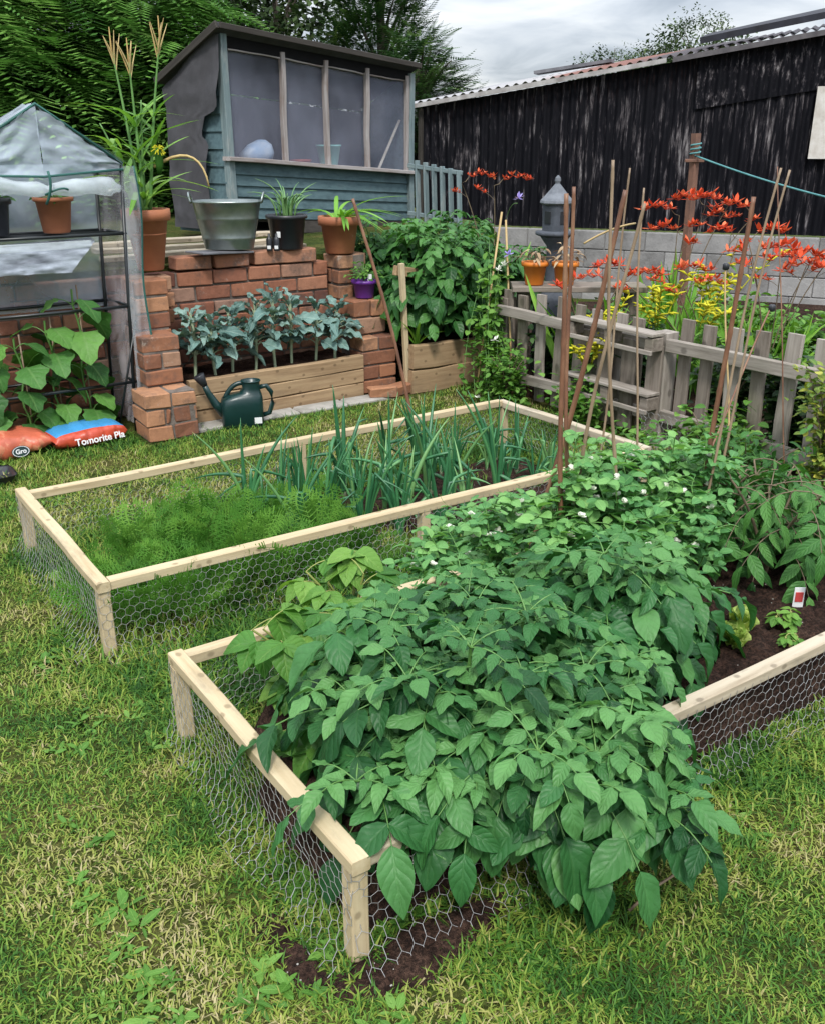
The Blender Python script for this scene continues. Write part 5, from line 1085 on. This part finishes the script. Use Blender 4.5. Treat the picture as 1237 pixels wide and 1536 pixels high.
for x,y,h,lb in ((.80,4.74,.52,'cucumber plant at the left edge inside the greenhouse'),(.97,4.72,.50,'cucumber plant second from the left inside the greenhouse'),(1.13,4.76,.56,'cucumber plant third from the left inside the greenhouse'),(1.27,4.74,.70,'tallest cucumber plant beside the greenhouse side cover')): cuc((x,y,.02),h,lb)
# seedlings in the greenhouse pots, purple pot seedlings
def leaftuft(th,c,n,leaf,mat,T,h=.06,el=(.1,1.),stm=None):
    Lv=Leaves(*T); st=MB(); c=np.asarray(c,float)
    for k in range(n):
        a=k*2.4+ru(-.3,.3); e=c+rvec(a,ru(*el))*h*ru(.5,1.2); tube(st,bez(c,c+[0,0,h*.5],e,4),.0014,4,cap=False); Lv.put(e,rvec(a,ru(-.5,.3)),(0,0,1),leaf*ru(.7,1.2),ru(0,1),ru(-.3,.3))
    part('stem',st,stm or S_green,th); m=MB(); Lv.build(m); part('foliage',m,mat,th)
leaftuft(P_B1,np.array(P_B1.location)+[0,0,.15],26,.055,L_tom,T_OVAL,.085); leaftuft(P_B2,np.array(P_B2.location)+[0,0,.145],18,.05,L_tom,T_OVAL,.07)
leaftuft(P_PUR,np.array(P_PUR.location)+[0,0,.09],70,.03,L_weed,T_OVAL,.10,(.3,1.5))
for P_ in (P_O1,P_O2): leaftuft(P_,np.array(P_.location)+[0,0,.11],26,.05,m_rand('dry_leaf',[(0,(.2,.13,.08)),(1,(.42,.32,.2))],.8,30.,.3,.1,0),T_NARR,.10,(.3,1.5),S_brown)
# spring onions and trailing plant
m=MB(); c=np.array([2.55,4.97,.97])
for k in range(34):
    a=ru(0,6.28); b=c+rvec(a,0)*ru(0,.06); H=ru(.12,.26); e=b+rvec(a,0)*H*ru(.1,.9)+[0,0,H*ru(.5,1)]; tube(m,bez(b,b+[0,0,H*.7],e,8),[.005,.005,.0048,.0045,.004,.0033,.002,.0006],6,random.random())
part('foliage',m,L_spring,P_BLACK)
Lv=Leaves(leaf_t(1,.11,2,9,.5,.8,.4,.55),leaf_t(1,.09,2,9,.5,.8,.4,.9)); c=np.array([2.86,4.92,.96])
for k in range(24): a=ru(-1.6,2.2) if k%3 else ru(0,6.28); Lv.put(c+rvec(a,0)*.03,rvec(a-R(34),ru(.3,1.1)),(0,0,1),ru(.14,.30),ru(.3,1))
m=MB(); Lv.build(m); part('foliage',m,L_croc,P_T2)
random.seed(36)
# sweetcorn
T_CORNL=[leaf_t(1,.11,2,12,.45,.55,.35,.75,wavy=.008),leaf_t(1,.125,2,12,.45,.5,.3,1.15),leaf_t(1,.10,2,12,.45,.55,.4,.35)]
base=np.array([1.72,4.90,1.04]); dep_=base@HF
for k,(tx,ty) in enumerate(((167,72),(193,88),(240,55),(212,150),(150,185))):
    t=Dp(tx,ty,dep_+ru(-.05,.05)); b=base+np.array([(tx-205)*.0007,.02*k-.04,0]); P=bez(b,b*.6+t*.4+[0,0,.1],t,14); st=MB(); n_t=14
    tall=k<3; tube(st,P,np.linspace(.010,.0035,14),8); part('stalk',st,S_green,P_CORN)
    Lv=Leaves(*T_CORNL)
    for q in range(11 if tall else 8):
        tt=.05+.55*q/6 if tall else .1+.8*q/5; i_=min(13,int(tt*8)); a=q*3.1+k*1.1+ru(-.4,.4); Lv.put(P[i_],rvec(a,ru(.75,1.15)),(0,0,1),ru(.16,.34),ru(.1,.95))
    m=MB(); Lv.build(m); part('leaf_blades',m,L_corn,P_CORN)
    if tall:
        m=MB()
        for q in range(5): a=q*2.4; e=t+rvec(a,.85)*ru(.05,.10)+[0,0,.01]; s_=P[-3]+(t-P[-3])*q/8; tube(m,bez(s_,s_+[0,0,.03],e,6),[.002,.003,.004,.004,.003,.001],5,random.random())
        tube(m,[P[-2],t,t+[0,0,.09]],[.003,.0045,.002],6); part('tassel',m,m_rand('corn_tassel',[(0,(.36,.25,.10)),(1,(.50,.40,.2))],.8,60.,.3,.1,.3),P_CORN)
cb_=Dp(238,228,dep_-.06); m=MB(); tube(m,[cb_-[0.005,0,.10],cb_-[0,0,.06],cb_-[0,0,.02],cb_,cb_+[0,0,.02]],[.010,.019,.020,.022,.008],12); part('cob',m,L_carrot,P_CORN)
m=MB()
for k in range(40): a=ru(0,6.28); tube(m,bez(cb_-[0,0,.01],cb_+[0,0,.03],cb_+rvec(a,ru(-.5,1.2))*.035,5),.0022,4,random.random(),cap=False)
part('silk',m,L_yel,P_CORN)
m=MB(); a=Dp(245,265,dep_-.03);b=Dp(318,280,dep_-.1); sheet(m,a,Dp(280,228,dep_-.06),b,a-[0,0,.012],1,1) if False else None
tube(m,bez(Dp(232,250,dep_-.02),Dp(300,205,dep_-.1),Dp(314,280,dep_-.12),10),np.linspace(.009,.004,10),5); part('dry_leaf',m,m_plain('dry_corn_leaf',(.5,.38,.16),(.36,.25,.1),.8,20.),P_CORN)
random.seed(37)
# potatoes in the right hand planter
for k,(x,y,z,h,sp,bi,lb) in enumerate(((3.24,4.70,.3,.46,.13,(0,-.04,0),'tall potato plant behind the timber stake, leftmost in the sleeper planter'),(3.36,4.64,.3,.50,.2,(0,-.10,0),'tall potato plant in the middle of the sleeper planter'),(3.60,4.62,.3,.50,.2,(0,-.10,0),'tall potato plant in the sleeper planter by the sweet peas'),(3.40,5.0,.3,.60,.22,(0,0,0),'tall potato plant at the back of the sleeper planter'),(3.75,4.95,.3,.58,.24,(0,0,0),'tall potato plant at the back right by the slatted panel'),(3.90,4.66,.3,.48,.22,(0,-.05,0),'potato plant at the right end by the orange pots'),(3.18,5.0,.3,.58,.2,(-.05,0,0),'tall potato plant at the back left by the shed'))):
    potato((x,y,z),9,h,sp,.17,lb,group='potato plants in the sleeper planter',bias=bi,mat=L_potd,lean=(.1,1.),nl=9,tone=(.0,.85))
th=thing('leek','strap leaved leek under the rail in the sleeper planter','leek',(3.13,4.53,.25)); Lv=Leaves(*[leaf_t(1,.08,2,8,.5,.7,.4,.5)])
for k in range(9): Lv.put((3.13,4.53,.25),rvec(k*.7,ru(.9,1.4)),(0,0,1),ru(.2,.32),ru(.3,1))
m=MB(); Lv.build(m); part('foliage',m,L_croc,th)
random.seed(38)
# sweet peas on a cane
sp0=np.array([3.28,4.12,0]); th=thing('sweet_pea','sweet pea climbing pale canes with lilac flowers by the end of the fence','sweet pea',tuple(sp0))
tops=[Yp(752,318,4.25),Yp(758,330,4.28)]; bs=[Gp(712,600),Gp(768,605)]
m=MB(); tube(m,[bs[0],tops[0]],.006,7); part('cane',m,M_y,th); m=MB(); tube(m,[bs[1],tops[1]],.006,7); part('cane',m,M_y,th)
Lv=Leaves(*T_OVAL); st=MB()
for k in range(22):
    b=bs[0]+(bs[1]-bs[0])*random.random()+rvec(ru(0,6),0)*.08; e=bs[0]+(tops[0]-bs[0])*ru(.3,.9)+rvec(ru(0,6.28),0)*.05; P=bez(b,(b+e)/2+rvec(ru(0,6),0)*.10,e,12); tube(st,P,.002,4,cap=False)
    for p in P[1:]:
        for q in range(3): Lv.put(p+rvec(ru(0,6.28),0)*.015,rvec(ru(0,6.28),ru(-.7,.6)),(0,0,1),ru(.03,.055),ru(0,.9),ru(-.5,.5))
part('stem',st,S_green,th); m=MB(); Lv.build(m); part('foliage',m,L_weed,th)
for (px,py,mt,s_) in ((777,297,L_pur,.032),(762,382,L_pur,.036),(755,398,L_wht,.03),(742,510,L_wht,.03),(715,597,L_wht,.024),(748,405,L_wht,.028)):
    f=Leaves(*T_PETAL); c=Dp(px,py,5.05)
    for k in range(9): f.put(c,rvec(k*2.4,ru(-.6,1.2)),(0,0,1),s_*ru(.7,1.1),random.random())
    m=MB(); f.build(m); part('flower',m,mt,th)
m=MB(); tube(m,bez(tops[1],tops[1]+[.03,0,.1],Dp(775,305,5.05),6),.002,4); part('flower_stalk',m,S_green,th)
# ------------------------------------------------------------------ crocosmia and goldenrod behind the fence
random.seed(40)
def croc(c,nl,h,label,stems,az0=0.,fs=.053):
    c=np.asarray(c,float); th=thing('crocosmia',label,'crocosmia',tuple(c),'red crocosmia clumps behind the fence'); Lv=Leaves(*T_SWORD)
    for k in range(nl): a=ru(0,6.28); Lv.put(c+rvec(a,0)*ru(0,.10),rvec(a,ru(.95,1.5)),rvec(ru(0,6.28),0),h*ru(.6,1.1),ru(.1,1))
    m=MB(); Lv.build(m); part('foliage',m,L_croc,th)
    for tip,bend in stems:
        tip=np.asarray(tip,float); st=MB(); fl=Leaves(*T_PETAL); sg_=random.choice((-1,1)); ln_=ru(.14,.24)
        A=bez(c,c*.75+tip*.25+[0,0,.3*(tip[2]-c[2])],tip-Rv*sg_*ln_*.5-[0,0,.03],10); tt=np.linspace(0,1,9)[1:,None]
        E_=A[-1]+Rv*sg_*ln_*tt+HF*ru(-.05,.05)*tt+np.array([0,0,1.])*(.05*np.sin(tt*2.6)+.008*np.where(np.arange(8)%2,1,-1)[:,None]); P=np.vstack([A,E_]); tube(st,P,np.linspace(.004,.0012,len(P)),5,cap=False)
        e=A[-2]-Rv*sg_*ru(.07,.13)+[0,0,ru(.02,.07)]; B=bez(A[-2],(A[-2]+e)/2+[0,0,.02],e,5); tube(st,B,.0013,4,cap=False)
        part('flower_stem',st,S_brown,th)
        for pts in (E_[1:],B[2:]):
            fl=Leaves(*T_PETAL); m=MB(); tube(m,np.vstack([pts[0]-[0,0,.002],pts]),.0028,5,.3)
            for k,q in enumerate(pts):
                d0=nrm(np.array([0,0,1.])*(.8 if k%2 else .2)-HF*ru(.2,.8)+Rv*ru(-.5,.5)); qq=q+d0*.006; sz_=fs*ru(.5,1.1)
                for j in range(6): fl.put(qq,d0*.45+rvec(j*1.047+k,ru(-.6,.7)),(0,0,1),sz_*ru(.8,1.1),random.random())
            fl.build(m); part('flower_spray',m,L_red,th)
g_=lambda px,py,d: Dp(px,py,d)
b1=Dp(1010,470,5.7); b1[2]=.06
croc(b1,60,.62,'crocosmia clump with the largest red spray, in front of the washing post',[(g_(990,315,5.6),0),(g_(1035,300,5.7),0),(g_(1062,300,5.6),0),(g_(1000,345,5.5),0),(g_(1102,312,5.6),0)])
b2=Dp(1150,520,4.9); b2[2]=.06
croc(b2,50,.50,'crocosmia clump with red sprays at the right edge of the fence',[(g_(1150,350,4.9),0),(g_(1180,390,4.8),0),(g_(1215,385,4.8),0),(g_(1240,390,4.9),0),(g_(1160,375,4.7),0),(g_(1200,400,4.7),0)])
b3=Dp(880,480,5.2); b3[2]=.06
croc(b3,30,.60,'crocosmia clump with low red flowers beside the orange pots',[(g_(880,420,5.1),0),(g_(915,400,5.2),0)])
b4=Dp(1060,520,5.2); b4[2]=.06
croc(b4,40,.5,'crocosmia clump with scattered low flowers among the yellow spikes',[(g_(965,415,5.1),0),(g_(1030,405,5.2),0),(g_(1055,425,5.1),0),(g_(1085,350,5.2),0)])
b5=Dp(738,330,5.9); b5[2]=.3
croc(b5,10,.5,'small crocosmia with one red spray above the potato leaves in front of the barn',[(g_(716,266,5.85),0),(g_(768,270,5.85),0)],fs=.036)
def gold(c,h,label,n=5):
    c=np.asarray(c,float); th=thing('goldenrod',label,'goldenrod',tuple(c),'yellow goldenrod behind the fence'); st=MB(); Lv=Leaves(*T_NARR)
    for k in range(n):
        a=ru(0,6.28); e=c+rvec(a,0)*h*.45*ru(.2,1)+[0,0,h*ru(.75,1.05)]; P=bez(c,c+[0,0,h*.7],e,12); tube(st,P,.0022,4,cap=False)
        for q in range(2,10): Lv.put(P[q],rvec(ru(0,6.28),ru(-.2,.7)),(0,0,1),ru(.05,.09),ru(.3,1))
        m=MB()
        for q in range(7,12):
            for _ in range(3): d=rvec(ru(0,6.28),ru(0,.6)); tube(m,[P[q],P[q]+d*.025+[0,0,.006],P[q]+d*.055],[.004,.0065,.002],5,random.random())
        tube(m,P[6:],.003,5,.5); part('flower_spike',m,L_yel,th)
    part('stem',st,S_green,th); f=MB(); Lv.build(f); part('foliage',f,L_weed,th)
for px,py,d,zt,lb in ((985,500,5.0,.72,'goldenrod left of the stout leaning cane, behind the grey post'),(1045,490,4.95,.76,'goldenrod directly behind the yellow capped cane'),(1075,440,5.3,.86,'tallest goldenrod reaching up beside the stout cane'),(880,555,4.75,.50,'low goldenrod seen over the pallet shelf'),(905,470,5.0,.62,'goldenrod among the crocosmia leaves by the orange pots')):
    p=Dp(px,py,d); p[2]=.06; gold(p,zt-.06,lb)
random.seed(39)
# bushes behind and beside the fence
def bush(c,rx,h,label,mat,n=700,leaf=.05,T=T_OVAL,name='shrub',cat='shrub',group=None,stm=None):
    c=np.asarray(c,float); th=thing(name,label,cat,tuple(c),group); Lv=Leaves(*T); st=MB()
    for k in range(14):
        a=ru(0,6.28); e=c+rvec(a,0)*rx*ru(.2,.9)+[0,0,h*ru(.6,1.)]; P=bez(c,c+[0,0,h*.5],e,8); tube(st,P,np.linspace(.006,.002,8),5,cap=False)
        for q in range(n//14):
            p=P[random.randint(1,7)]+rng.normal(0,rx*.22,3); 
            if p[2]<.02: p[2]=.03
            Lv.put(p,rvec(ru(0,6.28),ru(-.6,.6)),(0,0,1),leaf*ru(.6,1.2),ru(0,1)**1.3,ru(-.5,.5))
    part('stem',st,stm or S_brown,th); m=MB(); Lv.build(m); part('foliage',m,mat,th)
IV='dark glossy ivy growing behind the fence, '
for y,lb in ((3.95,'behind its left end'),(3.62,'behind the pallet shelf'),(3.28,'between pallet shelf and post'),(2.75,'right of the grey post'),(2.42,'behind the middle of the right panel'),(2.08,'toward the right edge'),(1.75,'at the right edge')): bush((3.70,y,.05),.19,.44,IV+lb,L_ivy,900,.055,group='ivy behind the fence',name='ivy_bush',cat='ivy')
bush((3.36,2.02,.0),.16,.62,'yellow-green small leaved shrub in front of the fence at the right edge',L_yshrub,800,.038)
bush((3.30,2.50,.0),.22,.28,'low weedy shrub at the foot of the right fence panel',L_weed,700,.05); bush((3.30,3.9,.0),.2,.34,'leafy weeds at the foot of the sweet pea',L_weed,600,.04)
bush((3.05,2.15,.0),.22,.34,'bushy green weeds between the near bed and the fence',L_tom,900,.05,T=T_NARR)
bush((3.28,3.3,.0),.18,.24,'low weeds under the pallet shelf',L_weed,500,.045)
bush((3.05,2.75,.0),.15,.2,'low weeds beside the grey fence post',L_weed,400,.04)
for px,d,lb in ((1215,5.6,'low leafy weeds under the block wall at the right edge'),(1150,5.9,'low leafy weeds under the block wall behind the red sprays'),(1080,6.1,'low leafy weeds under the block wall behind the goldenrod'),(960,6.2,'low leafy weeds under the block wall left of the washing post'),(1190,4.9,'leafy weeds close behind the right panel of the fence'),(1120,5.2,'leafy weeds behind the fence between goldenrod and red sprays')):
    p=Dp(px,480,d); p[2]=.06; bush(p,.26,.34,lb,L_weed,800,.06)
# ------------------------------------------------------------------ trees
def frond_t(n=13,wid=.36,droop=.45,up=0.):
    V=[];F=[];U=[]
    for k in range(n):
        t=.06+.94*k/(n-1); z=up*t-droop*t*t; l=wid*(1-t)**.6*min(1,t*5+.3)+.03
        for sg in(-1,1):
            a=np.array([0,t,z]); b=np.array([sg*l,t+l*.55,z-.22*l]); d=b-a; s=nrm(np.cross(d,(0,0,1)))*.030; mid=a+d*.45; k0=len(V); V+= [a,mid+s,b,mid-s]; U+=[[0,t]]*4; F.append([k0,k0+1,k0+2,k0+3])
    return np.array(V),np.array(F),np.array(U)
M_bark=m_plain('bark',(.10,.08,.06),(.05,.04,.03),.9,9.,.6,.03)
def m_tree(name,a,b,c): return m_rand(name,[(0,a),(.55,b),(1,c)],.65,3.,.3,.15,0,tr=.2)
L_hedge=m_tree('hedge_leaf',(.045,.13,.022),(.14,.31,.055),(.32,.52,.13)); L_dark=m_tree('dark_tree_leaf',(.015,.030,.010),(.035,.065,.018),(.08,.12,.035)); L_con=m_tree('conifer_leaf',(.018,.05,.016),(.055,.125,.03),(.16,.25,.06)); L_far=m_tree('far_tree_leaf',(.03,.055,.025),(.07,.11,.04),(.13,.18,.06))
def frondtree(c,rx,z1,label,n,mat,size=(.35,.7),group=None,name='tree',T=None,el=(-.35,.35),shape='ell',z0=None):
    c=np.asarray(c,float); th=thing(name,label,'tree',tuple(c),group); z0=c[2]+.15 if z0 is None else z0; H=z1-z0; m=MB(); tube(m,[c,c+[.05,0,H*.5],c+[0,.05,H*.95]],[.10,.07,.02],8)
    a=rng.uniform(0,6.283,n); t=rng.random(n); 
    prof=np.sin(math.pi*np.clip(.12+.83*t,0,1))**.6 if shape=='ell' else (1-t)**.75+.05
    bmp=.72+.5*fbm(a*1.2+c[0],t*3,1.6,7); rr=rx*prof*bmp*np.sqrt(rng.uniform(.25,1,n)); 
    P=np.stack([c[0]+rr*np.cos(a),c[1]+rr*np.sin(a),z0+H*t+.1*rng.normal(0,1,n)],1)
    for k in range(0,n,max(1,n//26)): q=P[k]; s=c+[0,0,max(.2,(q[2]-c[2])*.7)]; tube(m,bez(s,(s+q)/2+[0,0,.1],q,5),np.linspace(.03,.006,5),5)
    part('trunk',m,M_bark,th)
    e=rng.uniform(el[0],el[1],n); az=a+rng.normal(0,.6,n); D=np.stack([np.cos(az)*np.cos(e),np.sin(az)*np.cos(e),np.sin(e)],1)
    sc=rng.uniform(size[0],size[1],n)*(.75 if shape=='cone' else 1)*(1-.4*(t>.85)); f=MB(); Ts=T or [frond_t(),frond_t(11,.30,.7)]
    clump=fbm(a*2+c[1],t*6,2.,2); rd=np.clip(.15+1.0*(clump-.3)+rng.normal(0,.22,n),0,1)
    half=rng.random(n)<.5
    for Tq,sel in ((Ts[0],half),(Ts[-1],~half)): many(f,Tq[0],Tq[1],Tq[2],P[sel],frames(D[sel])*sc[sel][:,None,None],rd[sel])
    part('crown',f,mat,th); return th
HG='green hedge conifer with drooping fronds, '
for px,d,rx,z1,n,lb in ((-40,8.2,.9,2.5,700,'cut by the left edge of the picture'),(70,8.8,.9,2.9,800,'behind the polythene greenhouse'),(175,9.2,.9,3.0,800,'behind the sweetcorn tassels'),(262,9.6,.75,2.75,650,'between the sweetcorn and the shed'),(20,10.8,1.2,3.5,700,'rear one behind the greenhouse'),(210,11.5,1.2,3.5,700,'rear one behind the sweetcorn')):
    p=Dp(px,260,d); p[2]=.7; frondtree(p,rx,z1,HG+lb,int(n*1.6),L_hedge,(.3,.62),'hedge conifers at the upper left',name='hedge_tree')
T_sprig=[frond_t(12,.30,-.12,.0),frond_t(12,.26,.25,.1)]
def leafspray(n=12):
    V=[];F=[];U=[]; r_=random.Random(3)
    for k in range(n):
        p=np.array([r_.uniform(-.4,.4),r_.uniform(0,1),r_.uniform(-.25,.25)]); d=nrm([r_.uniform(-1,1),r_.uniform(-.3,1),r_.uniform(-.8,.4)])*.24; s=nrm(np.cross(d,(0.2,.1,1)))*.07; k0=len(V); V+=[p,p+d*.5+s,p+d,p+d*.5-s]; U+=[[0,.5]]*4; F.append([k0,k0+1,k0+2,k0+3])
    return np.array(V),np.array(F),np.array(U)
T_spr=[leafspray(12),leafspray(15)]
p=Dp(572,250,11.5); p[2]=.7; frondtree(p,.85,3.5,'dark narrow conifer behind the right half of the shed roof',2600,L_con,(.22,.42),name='conifer_tree',T=T_sprig,el=(.0,.8),shape='cone')
p=Dp(630,250,10.5); p[2]=.7; frondtree(p,.42,2.3,'smaller conifer beside the right end of the shed',1300,L_con,(.2,.36),name='conifer_tree',T=T_sprig,el=(-.2,.6))
p=Dp(425,250,12.5); p[2]=.7; frondtree(p,1.0,3.5,'dark broadleaf tree rising behind the shed roof',700,L_dark,(.3,.5),name='broadleaf_tree',T=T_spr,el=(-.6,.6))
p=Dp(330,250,13.5); p[2]=.7; frondtree(p,.9,3.7,'dark broadleaf tree with sky gaps left of the shed roof',520,L_dark,(.3,.5),name='broadleaf_tree',T=T_spr,el=(-.6,.6))
for px,py,d,rx,n,lb in ((1055,35,24,1.0,420,'distant round tree above the right half of the barn roof'),(985,72,25,.8,260,'distant lower tree left of the round one above the barn'),(920,84,26,.7,200,'distant tree top just showing over the middle of the barn'),(880,92,26,.45,110,'smallest distant tree top over the barn, leftmost')):
    q=Dp(px,py,d); p=q.copy(); p[2]=.3; frondtree(p,rx,q[2]+.1,lb,n,L_far,(.3,.55),'distant trees over the barn',name='broadleaf_tree',T=T_spr,el=(-.6,.6),z0=q[2]-1.7)
# ------------------------------------------------------------------ grass
def grass_mesh(name,x,y,l,w,rd,mat,lean,kind,zoff=0.):
    n=len(x); az=rng.uniform(0,6.283,n); e=rng.uniform(*lean,n); cz_=lawnz(x,y)+zoff-.003
    d=np.stack([np.cos(az),np.sin(az)],1); s=np.stack([-d[:,1],d[:,0]],1)*(w/2)[:,None]; tw=rng.normal(0,.5,n)
    def lev(t,wf):
        hz=l*(np.sin(e*t)*t); vt=l*t*np.cos(e*t*.9); c=np.stack([x+d[:,0]*hz-s[:,0]*t*tw*2,y+d[:,1]*hz-s[:,1]*t*tw*2,cz_+vt],1); S=np.concatenate([s*wf,np.zeros((n,1))],1); return c-S,c+S
    a0,a1=lev(0.,1.);b0,b1=lev(.5,.85);c0,_=lev(1.,0.)
    V=np.stack([a0,a1,b0,b1,c0],1).reshape(-1,3); i=np.arange(n)*5
    lp=np.zeros((n*5,3)); lp[:,2]=np.repeat(rd,5); m=MB(); m.add(V,[np.stack([i,i+1,i+3,i+2],1),np.stack([i+2,i+3,i+4],1)],lp); o=part(name,m,mat); tag(o,kind=kind); return o
M_grass=m_rand('grass_blades',[(0,(.028,.095,.014)),(.25,(.075,.19,.024)),(.45,(.16,.27,.036)),(.65,(.26,.32,.055)),(.84,(.36,.35,.11)),(1,(.44,.38,.2))],.6,12.,.15,.25,0,tr=.25)
def inb(x,y,B,m_=0.): return (x>B[0]-m_)&(x<B[1]+m_)&(y>B[2]-m_)&(y<B[3]+m_)
def edged(x,y,B): # distance outside/inside to the frame line
    dx=np.maximum(B[0]-x,x-B[1]);dy=np.maximum(B[2]-y,y-B[3]); o=np.hypot(np.maximum(dx,0),np.maximum(dy,0)); return np.where((dx<0)&(dy<0),np.minimum(-dx,-dy),o)
NC=620000
x=rng.uniform(-.7,3.5,NC); y=rng.uniform(.15,4.66,NC); dist=np.hypot(x,y)
ok=rng.random(NC)<np.clip(1.25/dist**.8,0,1)
dep=x*HF[0]+y*HF[1]; lat=x*Rv[0]+y*Rv[1]; ok&=(dep>.75)&(np.abs(lat)<.47*dep+.22)
sz=soilz(x,y); ok&=(sz<.006)|(rng.random(NC)<.03)
ok&=~inb(x,y,(1.42,1.74,4.36,4.9))&~inb(x,y,(1.76,3.3,4.40,4.9))&~((x<1.46)&(y>4.62))
x,y=x[ok],y[ok]
em=np.minimum(edged(x,y,B1),edged(x,y,B2)); near=np.exp(-(edged(x,y,B1)/.09)**2)+.28*np.exp(-(edged(x,y,B2)/.09)**2); path=(inb(x,y,(B1[0],B1[1],B2[3],B1[2])))|inb(x,y,B1)
lush=np.clip(near*.9+.55*path+.5*np.exp(-((y-4.5)/.25)**2)+.9*np.clip(fbm(x,y,1.5,4)-.5,0,1)*2,0,1)
pat=fbm(x,y,2.4,11); fine=fbm(x,y,11.,13)
rd=np.clip(.53+1.1*(pat-.5)+.9*(fine-.5)+rng.normal(0,.20,len(x))-.38*lush,0,1)
thin=rng.random(len(x))<np.clip(1.25-1.1*np.clip(pat-.52,0,1)*3-.5*np.clip(fine-.55,0,1)*2,.3,1); x,y,rd,lush=x[thin],y[thin],rd[thin],lush[thin]
ll=rng.uniform(.012,.030,len(x))*(1+1.5*lush)*rng.uniform(.7,1.25,len(x)); ww=rng.uniform(.0018,.0048,len(x))*(1+.4*lush)
grass_mesh('grass',x,y,ll,ww,rd,M_grass,(.5,1.75),'stuff')
# broad leaved lawn weeds and clover, nobody could count them
Lv=Leaves(leaf_t(1,.34,2,5,.7,.9,.2,.2),leaf_t(1,.5,2,4,.6,.9,.2,.1),leaf_t(1,.24,2,6,.7,.9,.2,.4,wavy=.08)); random.seed(5)
for k in range(420):
    for _ in range(30):
        dp=.85+2.9*random.random()**1.3; la_=ru(-.46,.46)*dp; xx,yy=HF[0]*dp+Rv[0]*la_,HF[1]*dp+Rv[1]*la_
        if float(soilz(np.array(xx),np.array(yy)))<0 and yy<4.3 and xx<3.4 and (fbm(np.array(xx),np.array(yy),3.,21)>.50) and not inb(xx,yy,B1,.02): break
    s=random.choice((.02,.026,.03,.042)); nn=random.choice((4,6,8)); r=ru(.1,.9); a0=ru(0,6.28)
    for q in range(nn): Lv.put((xx+ru(-.01,.01),yy+ru(-.01,.01),.006),rvec(a0+q*6.283/nn+ru(-.3,.3),ru(.05,.6)),(0,0,1),s*ru(.6,1.2),min(1,max(0,r+ru(-.2,.2))),ru(-.4,.4))
m=MB(); Lv.build(m); tag(part('lawn_weeds',m,L_weed),kind='stuff')
# little stones on the soil
m=MB()
for k in range(110):
    xx,yy=random.choice(((ru(1.75,2.65),ru(1.2,1.6)),(ru(.45,.9),ru(.9,1.2)),(ru(1.5,2.7),ru(2.7,3.2)))); zz1=float(soilz(np.array(xx),np.array(yy)))
    if zz1<.002: continue
    s=ru(.0018,.0042); cbox(m,(xx,yy,zz1+s*.3),(s*ru(.8,1.6),s,s*.7),s*.3,rot=rotz(ru(0,3))@rotx(ru(-.4,.4)),rand=random.random())
tag(part('soil_stones',m,M_slab,smooth=True),kind='stuff')
print('VERTS',sum(len(o.data.vertices) for o in bpy.data.objects if o.type=='MESH'))
